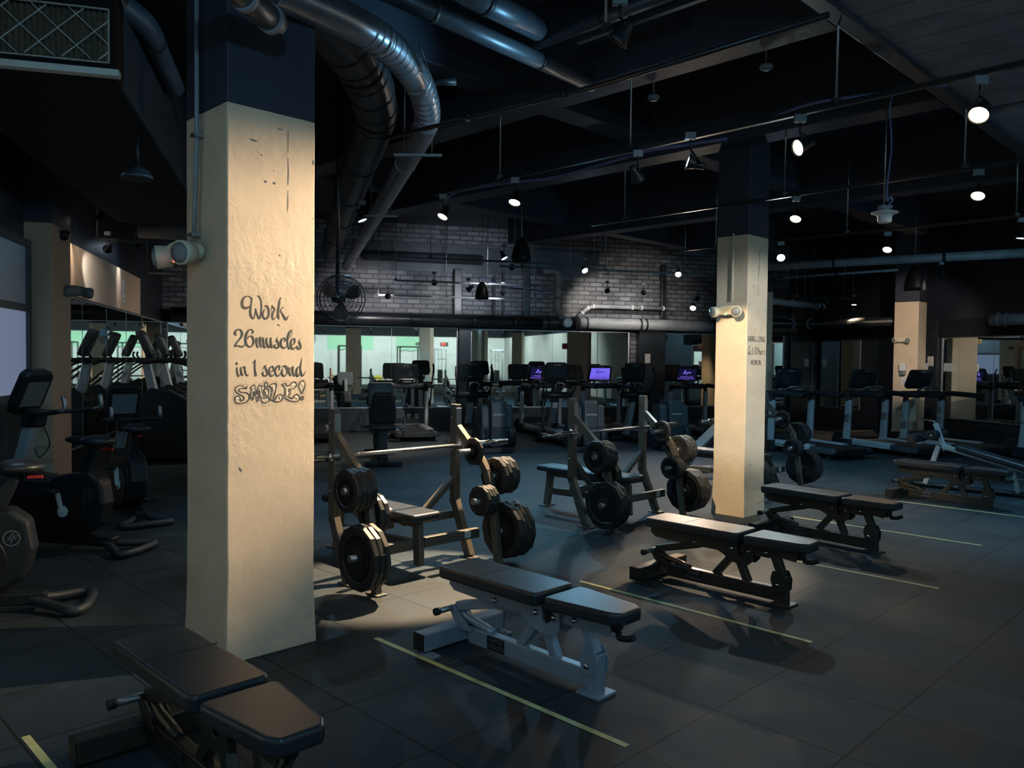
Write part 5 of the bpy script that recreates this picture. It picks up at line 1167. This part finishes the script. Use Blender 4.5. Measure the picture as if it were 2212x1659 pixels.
MB().tube([(0, 0, .06), (0, 0, 3.13 - dsh.z)], .012, 8).build('stem', M['black'], t)
for u, v, lab in ((1655, 146, 'small round detector hanging from a rod near the top'), (1412, 212, 'small dim detector hanging left of the other one')):
    p = at_depth(u, v, 6.1 if u > 1500 else 6.6); t = thing('ceiling_detector', lab, 'detector', p)
    MB().lathe([(0, -.02), (.03, -.02), (.05, 0), (.048, .018), (.02, .03), (0, .03)], (0, 0, 0), (0, 0, 1), 18).build('head', M['greyplastic'], t)
    MB().tube([(0, 0, .03), (0, 0, CEIL - p.z)], .006, 6).build('rod', M['steel'], t)
# the big rectangular duct at the top left with its open filter end
near = V3((-3.10, 4.05, 0)); Ld = 5.2
rd = thing('air_handler_duct', 'big dark rectangular duct at the top left with a pleated filter end', 'duct', (near.x, near.y, 3.1), WA)
MB().box((.5, Ld / 2 + .06, .42), (1.0, Ld, .84)).build('casing', M['blackmatt'], rd, .02)
MB().bar((-.02, .03, .0), (1.03, .03, .0), .06, .035).build('lower_rail', M['card'], rd, .003)
fl = MB()
for k in range(34): fl.prism([(-.014, 0), (0, .03), (.014, 0)], (.02 + k * .0285, .05, .19), (1, 0, 0), (0, -1, 0), .26)
fl.build('pleated_filter', M['filter'], rd)
fr = MB()
for a_, b_ in (((0, .05), (.98, .05)), ((0, .33), (.98, .33)), ((0, .05), (0, .33)), ((.98, .05), (.98, .33))): fr.bar((a_[0], .015, a_[1]), (b_[0], .015, b_[1]), .004, .018, (0, 1, 0))
for k in range(7):
    x = -.12 + k * .175
    for dx in (.28, -.28):
        x0, x1 = x, x + dx; z0, z1 = .06, .32
        if dx < 0: x0, x1 = x + .14, x + .14 - .28
        # clip the diagonal to the frame
        for lo in (0.0, .98): pass
        def cl_(xa, za, xb, zb):
            if xa < 0: za = za + (zb - za) * (0 - xa) / (xb - xa); xa = 0
            if xb < 0: zb = za + (zb - za) * (0 - xa) / (xb - xa); xb = 0
            if xa > .98: za = za + (zb - za) * (.98 - xa) / (xb - xa); xa = .98
            if xb > .98: zb = za + (zb - za) * (.98 - xa) / (xb - xa); xb = .98
            return xa, za, xb, zb
        if max(x0, x1) <= 0.01 or min(x0, x1) >= .97: continue
        xa, za, xb, zb = cl_(x0, z0, x1, z1)
        if abs(xa - xb) > .02: fr.bar((xa, .012, za), (xb, .012, zb), .004, .014, (0, 1, 0))
fr.build('diamond_grid', M['card'], rd)
piping('ceiling_pipe', 'pale grey stand-in pipe for a lit strip behind the left side of the nearest pillar', 'pipe', [at_depth(300, 497, 10.2), at_depth(300, 497, 10.2) + WV * 1.5], .10, 'greypipe', (.5,), 1.05)  # tube put in for a pale lit strip at this spot
# fans
def fan(label, pos, face, R, hang=None, arm=None):
    f = V3(face).normalized(); t = thing('wall_fan', label, 'fan', pos); u = V3((0, 0, 1)).cross(f).normalized(); w = f.cross(u)
    cg = MB()
    for sgn in (-1, 1):
        for k in range(6):
            rr = R * (1 - k * .17); off = f * sgn * (.05 + .055 * (k / 5) ** .6)
            cg.tube([off + (u * math.cos(2 * PI * j / 28) + w * math.sin(2 * PI * j / 28)) * rr for j in range(28)], .0028 if k else .006, 5, True)
        for k in range(40):
            a = 2 * PI * k / 40; dd = u * math.cos(a) + w * math.sin(a)
            cg.tube([f * sgn * .05 + dd * R, f * sgn * .085 + dd * R * .6, f * sgn * .105 + dd * R * .15], .0018, 4)
    cg.build('cage', M['pipeblack'], t)
    for k in range(3):
        a0 = 2 * PI * k / 3 + .5; vs = []; n_ = 8
        for j in range(n_ + 1):
            s_ = j / n_; rr = R * (.14 + .78 * s_); hw = .16 + .34 * math.sin(PI * min(1, s_ * .8 + .1))
            for sg in (-1, 1):
                a = a0 + sg * hw; vs.append((u * math.cos(a) + w * math.sin(a)) * rr + f * (.026 * sg))
        b = MB(); fs = [(2 * j, 2 * j + 1, 2 * j + 3, 2 * j + 2) for j in range(n_)]
        b.add(vs, fs, True); b.add([v + f * .004 for v in vs], [tuple(reversed(q)) for q in fs], True); b.build('blade', M['ductdark'], t)
    MB().cyl(-f * .03, f * .05, R * .15).cyl(-f * .22, -f * .05, R * .22, R * .24).build('motor', M['shroud'], t)
    if arm is not None:
        MB().bar(-f * .16, V3(arm) - V3(pos), .05, .05).build('bracket', M['steel'], t)
    if hang: MB().tube([-f * .14, -f * .14 + V3((0, 0, hang - pos[2]))], .02, 8).build('hanging_post', M['pipeblack'], t)
    return t
p_ = at_depth(737, 645, 8.2); fan('caged black fan in front of the brick wall, right of the nearest pillar', p_, V3((.45, -.85, -.1)), .235, 4.55)
p_ = at_depth(628, 372, 5.05); fan('caged fan mostly hidden behind the upper right edge of the nearest pillar', p_, V3((.80, .25, -.1)), .235, None, C1 + GA * .51 + GB * .20 + V3((0, 0, p_.z)))
# pipes along the back wall
zp = 2.46; po = .30
piping('wall_pipe', 'big black pipe along the brick wall above the left back mirrors', 'pipe', [bw(-2.9, zp, po), bw(bs(1160), zp, po)], .135, 'pipeblack', (.35, .62, .8, .92), 1.1, 'pipeblack')
tee = bw(bs(1208), zp, po)
piping('wall_pipe', 'grey tee joint of the big wall pipe with its round cap', 'pipe', [bw(bs(1160), zp, po), bw(bs(1240), zp, po)], .140, 'ductdark', (.15, .85), 1.08)
t = thing('pipe_cap', 'round grey cleanout cap on the wall pipe tee', 'pipe', tee - WW * .13); MB().cyl((0, 0, 0), -WW * .14, .115, n=24).build('cap', M['greypipe'], t); MB().cyl(-WW * .14, -WW * .16, .10, n=24).build('cap_face', M['steel'], t)
piping('wall_pipe', 'long glossy pipe along the back wall up to the second pillar', 'pipe', [bw(bs(1240), zp, po), bw(bs(1700), zp, po)], .135, 'greypipe', (.03, .265, .29, .6), 1.14, 'pipeblack')
piping('vent_pipe', 'upright grey pipe with an elbow beside the large pendant speaker', 'pipe', spline([bw(bs(1160), 3.62, .42), bw(bs(1180), 3.63, .42), bw(bs(1190), 3.55, .42), bw(bs(1190), 3.1, .42), bw(bs(1190), 2.76, .42), bw(bs(1197), 2.62, .42), bw(bs(1204), 2.55, .34)], 4), .075, 'greypipe', (.62,), 1.1, 'steel')
piping('drain_pipe', 'thin clear-jointed pipe stepping up to the right above the glossy pipe', 'pipe', [bw(bs(1236), 2.60, .34), bw(bs(1257), 2.82, .34), bw(bs(1268), 2.86, .34), bw(bs(1425), 2.86, .34)], .05, 'greypipe', (.06, .14, .2, .62, .72, .96), 1.2, 'whitepipe')
piping('roof_duct', 'round-ended pale duct high on the brick wall', 'duct', [bw(bs(780), 3.83, .22), bw(bs(1035), 3.83, .22)], .11, 'ductdark', (.3, .7), 1.03, 'ductdark')
for u, z0, z1, wd, lab in ((985, 2.55, 3.62, .17, 'dark upright steel post on the brick wall left of the bright lamp'), (1063, 2.55, 3.5, .06, 'thin dark upright pipe on the brick wall beside the small speaker'), (1131, 2.55, 3.9, .15, 'dark upright steel post on the brick wall below the large speaker'), (1082, 2.55, 3.6, .05, 'thin grey upright pipe on the brick wall between two posts'), (1425, 2.6, 3.9, .12, 'dark upright duct on the brick wall near the second pillar')):
    t = thing('wall_post', lab, 'post', bw(bs(u), z0, .13)); MB().box((0, 0, (z1 - z0) / 2), (wd, .10, z1 - z0), Matrix.Rotation(WA, 3, 'Z')).build('shaft', M['pipeblack'], t, .01); MB().box((0, 0, .02), (wd * 1.5, .12, .04), Matrix.Rotation(WA, 3, 'Z')).build('base', M['pipeblack'], t, .006)
cq = bw(bs(1166), 3.2, .3)
piping('cable_coil', 'loop of blue cable hanging in front of the brick wall', 'cable', spline([bw(bs(1030), 3.45, .3), bw(bs(1060), 3.32, .3), bw(bs(1100), 3.25, .3), bw(bs(1150), 3.22, .3)] + [cq + (WV * math.cos(a) + V3((0, 0, 1)) * math.sin(a)) * .11 for a in [k * .55 for k in range(12)]] + [bw(bs(1185), 3.24, .3)], 4), .012, 'cable', (), n=6, part='cable')
# far right pipes
piping('white_pipe', 'white plastic pipe with a black elbow in the far right corner', 'pipe', [at_depth(1660, 649, 18.0), at_depth(1768, 661, 19.2)], .085, 'whitepipe', (.45, .97), 1.15, 'white')
piping('drain_pipe', 'black elbow at the end of the white plastic pipe', 'pipe', spline([at_depth(1768, 661, 19.2), at_depth(1778, 662, 19.2), at_depth(1786, 656, 19.2), at_depth(1783, 648, 19.2), at_depth(1762, 645, 19.2)], 4), .085, 'pipeblack', (.2,), 1.1, 'white')
piping('wall_pipe', 'dark pipe with coupling along the far right wall above the notice pier', 'pipe', [at_depth(1650, 699, 18.4), at_depth(1735, 700, 19.4), at_depth(1940, 694, 16.8)], .105, 'pipeblack', (.25, .42), 1.2, 'greypipe')
piping('white_pipe', 'thick white pipe end at the right edge above the right mirror', 'pipe', [at_depth(2140, 690, 14.2), at_depth(2290, 688, 13.4)], .105, 'greypipe', (.12, .24), 1.14, 'greypipe')
piping('ceiling_pipe', 'long grey pipe across the ceiling right of the second pillar', 'pipe', [at_depth(1640, 577, 14.0), at_depth(2240, 545, 12.0)], .07, 'greypipe', (.3, .7), 1.05)
piping('ceiling_pipe', 'thin pipe below the long grey one on the right', 'pipe', [at_depth(1690, 600, 14.5), at_depth(1940, 583, 13.0)], .02, 'greypipe', (.5,), 1.3)

# ------------------------------------------------------------------ what the mirrors show: the front of the gym
def clock(label, pos, face, digits):
    t = thing('led_clock', label, 'clock', pos, math.atan2(face.y, face.x) - PI / 2 + PI)
    MB().box((0, 0, 0), (.46, .06, .24)).build('case', M['black'], t, .01)
    SEG = {'0': 'abcdef', '3': 'abgcd', '6': 'acdefg', '9': 'abcdfg', '5': 'acdfg', '1': 'bc'}
    mb = MB()
    for i, c in enumerate(digits):
        x0 = -.10 + .20 * i; w, h = .10, .16
        P = {'a': ((0, h / 2), (w, .02)), 'g': ((0, 0), (w, .02)), 'd': ((0, -h / 2), (w, .02)), 'f': ((-w / 2, h / 4), (.02, h / 2)), 'b': ((w / 2, h / 4), (.02, h / 2)), 'e': ((-w / 2, -h / 4), (.02, h / 2)), 'c': ((w / 2, -h / 4), (.02, h / 2))}
        for s in SEG[c]: (x, z), (sx_, sz) = P[s]; mb.box((x0 + x, -.034, z), (sx_, .006, sz))
    mb.build('digits', M['clock_red'], t); return t
ln = WV
clock('red-digit clock on the pale wall, seen in the left back mirror', lw(-12.5, 2.5, .06), V3(WV), '03')
dr = slab('door_1', lw, -14.3, -13.2, 0, 2.15, .0, .05, M['card']); struct(dr); slab('door_handle', lw, -13.4, -13.34, .8, 1.7, .05, .09, M['black'], parent=dr)
clock('red-digit clock on the front wall, seen in the far right mirror', fwl(8.6, 2.5, .06), V3(WW), '19')
sgn = thing('lit_sign', 'red box sign hanging near the front of the gym, seen in the mirror', 'sign', unmirror(at_depth(1230, 748, 31))); MB().box((0, 0, 0), (.62, .10, .22), Matrix.Rotation(WA, 3, 'Z')).build('box', M['redplastic'], sgn, .01); MB().tube([(0, 0, .1), (0, 0, CEIL - sgn.location.z)], .01, 6).build('rod', M['steel'], sgn)
def rack(label, loc, rz):
    t = thing('power_rack', label, 'rack', loc, rz, 'power racks at the front of the gym')
    for x in (-.6, .6):
        for y in (-.6, .6): MB().box((x, y, 1.15), (.07, .07, 2.3)).build('upright', M['black'], t, .005)
        MB().box((x, 0, .04), (.07, 1.2, .07)).box((x, 0, 2.27), (.07, 1.2, .07)).build('side_beam', M['black'], t)
    for y in (-.6, .6): MB().box((0, y, 2.27), (1.2, .06, .06)).build('top_beam', M['black'], t)
    MB().tube(spline([(-.6, .64, 2.0), (-.3, .70, 2.06), (0, .7, 2.0), (.3, .70, 2.06), (.6, .64, 2.0)], 4), .018, 8).build('pull_up_bar', M['steel'], t)
    return t
r0 = rack('power rack at the front of the gym, nearest the door', fwl(-.2, 0, 3.0), WA)
dup(r0, fwl(2.6, 0, 3.2), WA, 'power rack at the front of the gym, second from the door'); dup(r0, fwl(6.0, 0, 3.0), WA, 'power rack at the front of the gym, farthest from the door')
def dumbbell(label, loc, rz, s=1.):
    t = thing('dumbbell', label, 'dumbbell', loc, rz, 'dumbbells on the rack at the front of the gym')
    MB().cyl((0, -.08, 0), (0, .08, 0), .016, n=10).build('grip', M['steel'], t)
    for sg in (-1, 1): MB().cyl((0, sg * .07, 0), (0, sg * .16, 0), .072, n=12).build('head', M['rubber'], t)
    return t
dk = thing('dumbbell_rack', 'long two-tier dumbbell rack by the pale wall', 'rack', lw(-8.2, 0, .9), WA + PI)
for x in (-1.7, 0, 1.7): MB().bar((0, x, 0), (.1, x, 1.05), .10, .06, (0, 1, 0)).box((.05, x, .03), (.6, .07, .06)).build('leg', M['silver'], dk)
for z, xx in ((.55, -.04), (.95, .10)): MB().box((xx, 0, z), (.30, 3.6, .04)).build('shelf', M['silver'], dk, .004)
db0 = None
for j, (z, xx) in enumerate(((.643, -.04), (1.043, .10))):
    for i in range(10):
        loc = V3(dk.location) + Matrix.Rotation(WA + PI, 3, 'Z') @ V3((xx, -1.6 + i * .355, z)); lb = ['black round dumbbell on the lower tier of the rack', 'black round dumbbell on the upper tier of the rack'][j]
        if db0 is None: db0 = dumbbell(lb, loc, WA + PI / 2)
        else: dup(db0, loc, WA + PI / 2, lb)
def tower(label, loc, rz):
    t = thing('cable_tower', label, 'cable machine', loc, rz, 'cable machines at the front of the gym')
    for y in (-.35, .35): MB().box((0, y, 1.1), (.08, .06, 2.2)).build('upright', M['post'], t, .005)
    MB().box((0, 0, 2.16), (.3, .8, .08)).build('top_beam', M['post'], t); MB().box((0, 0, .04), (.6, .9, .08)).build('base', M['black'], t)
    MB().box((0, 0, .55), (.16, .30, .8)).build('weight_stack', M['black'], t, .004)
    for y in (-.1, .1): MB().cyl((0, y, .1), (0, y, 2.12), .012).build('guide_rod', M['chrome'], t)
    MB().tube([(.12, 0, 2.1), (.35, 0, 1.6)], .006, 6).box((.36, 0, 1.57), (.03, .5, .03)).build('lat_bar', M['chrome'], t)
    return t
tw = tower('silver cable machine near the front wall, leftmost', fwl(8.0, 0, 2.0), WA + PI / 2)
dup(tw, fwl(9.6, 0, 2.1), WA + PI / 2, 'silver cable machine near the front wall, middle'); dup(tw, fwl(11.4, 0, 2.4), WA + PI / 2, 'silver cable machine near the front wall, rightmost')
t = MB().ball((0, 0, 0), .3, n=20, m=12).build('exercise_ball', M['mat_yellow']); t.location = fwl(4.4, .3, 1.2); tag(t, 'yellow exercise ball on the floor by the front wall', 'ball')
w = bpy.data.worlds.new('world'); SC.world = w; w.use_nodes = True
w.node_tree.nodes['Background'].inputs[0].default_value = (.3, .4, .5, 1); w.node_tree.nodes['Background'].inputs[1].default_value = .0
vs = SC.view_settings; SC.display_settings.display_device = 'sRGB'
vs.view_transform = 'Standard'; vs.look = 'None'; vs.exposure = 0; vs.gamma = 1; vs.use_curve_mapping = False
cy = SC.cycles
cy.max_bounces = 8; cy.diffuse_bounces = 3; cy.glossy_bounces = 6; cy.transmission_bounces = 4
cy.sample_clamp_indirect = 6
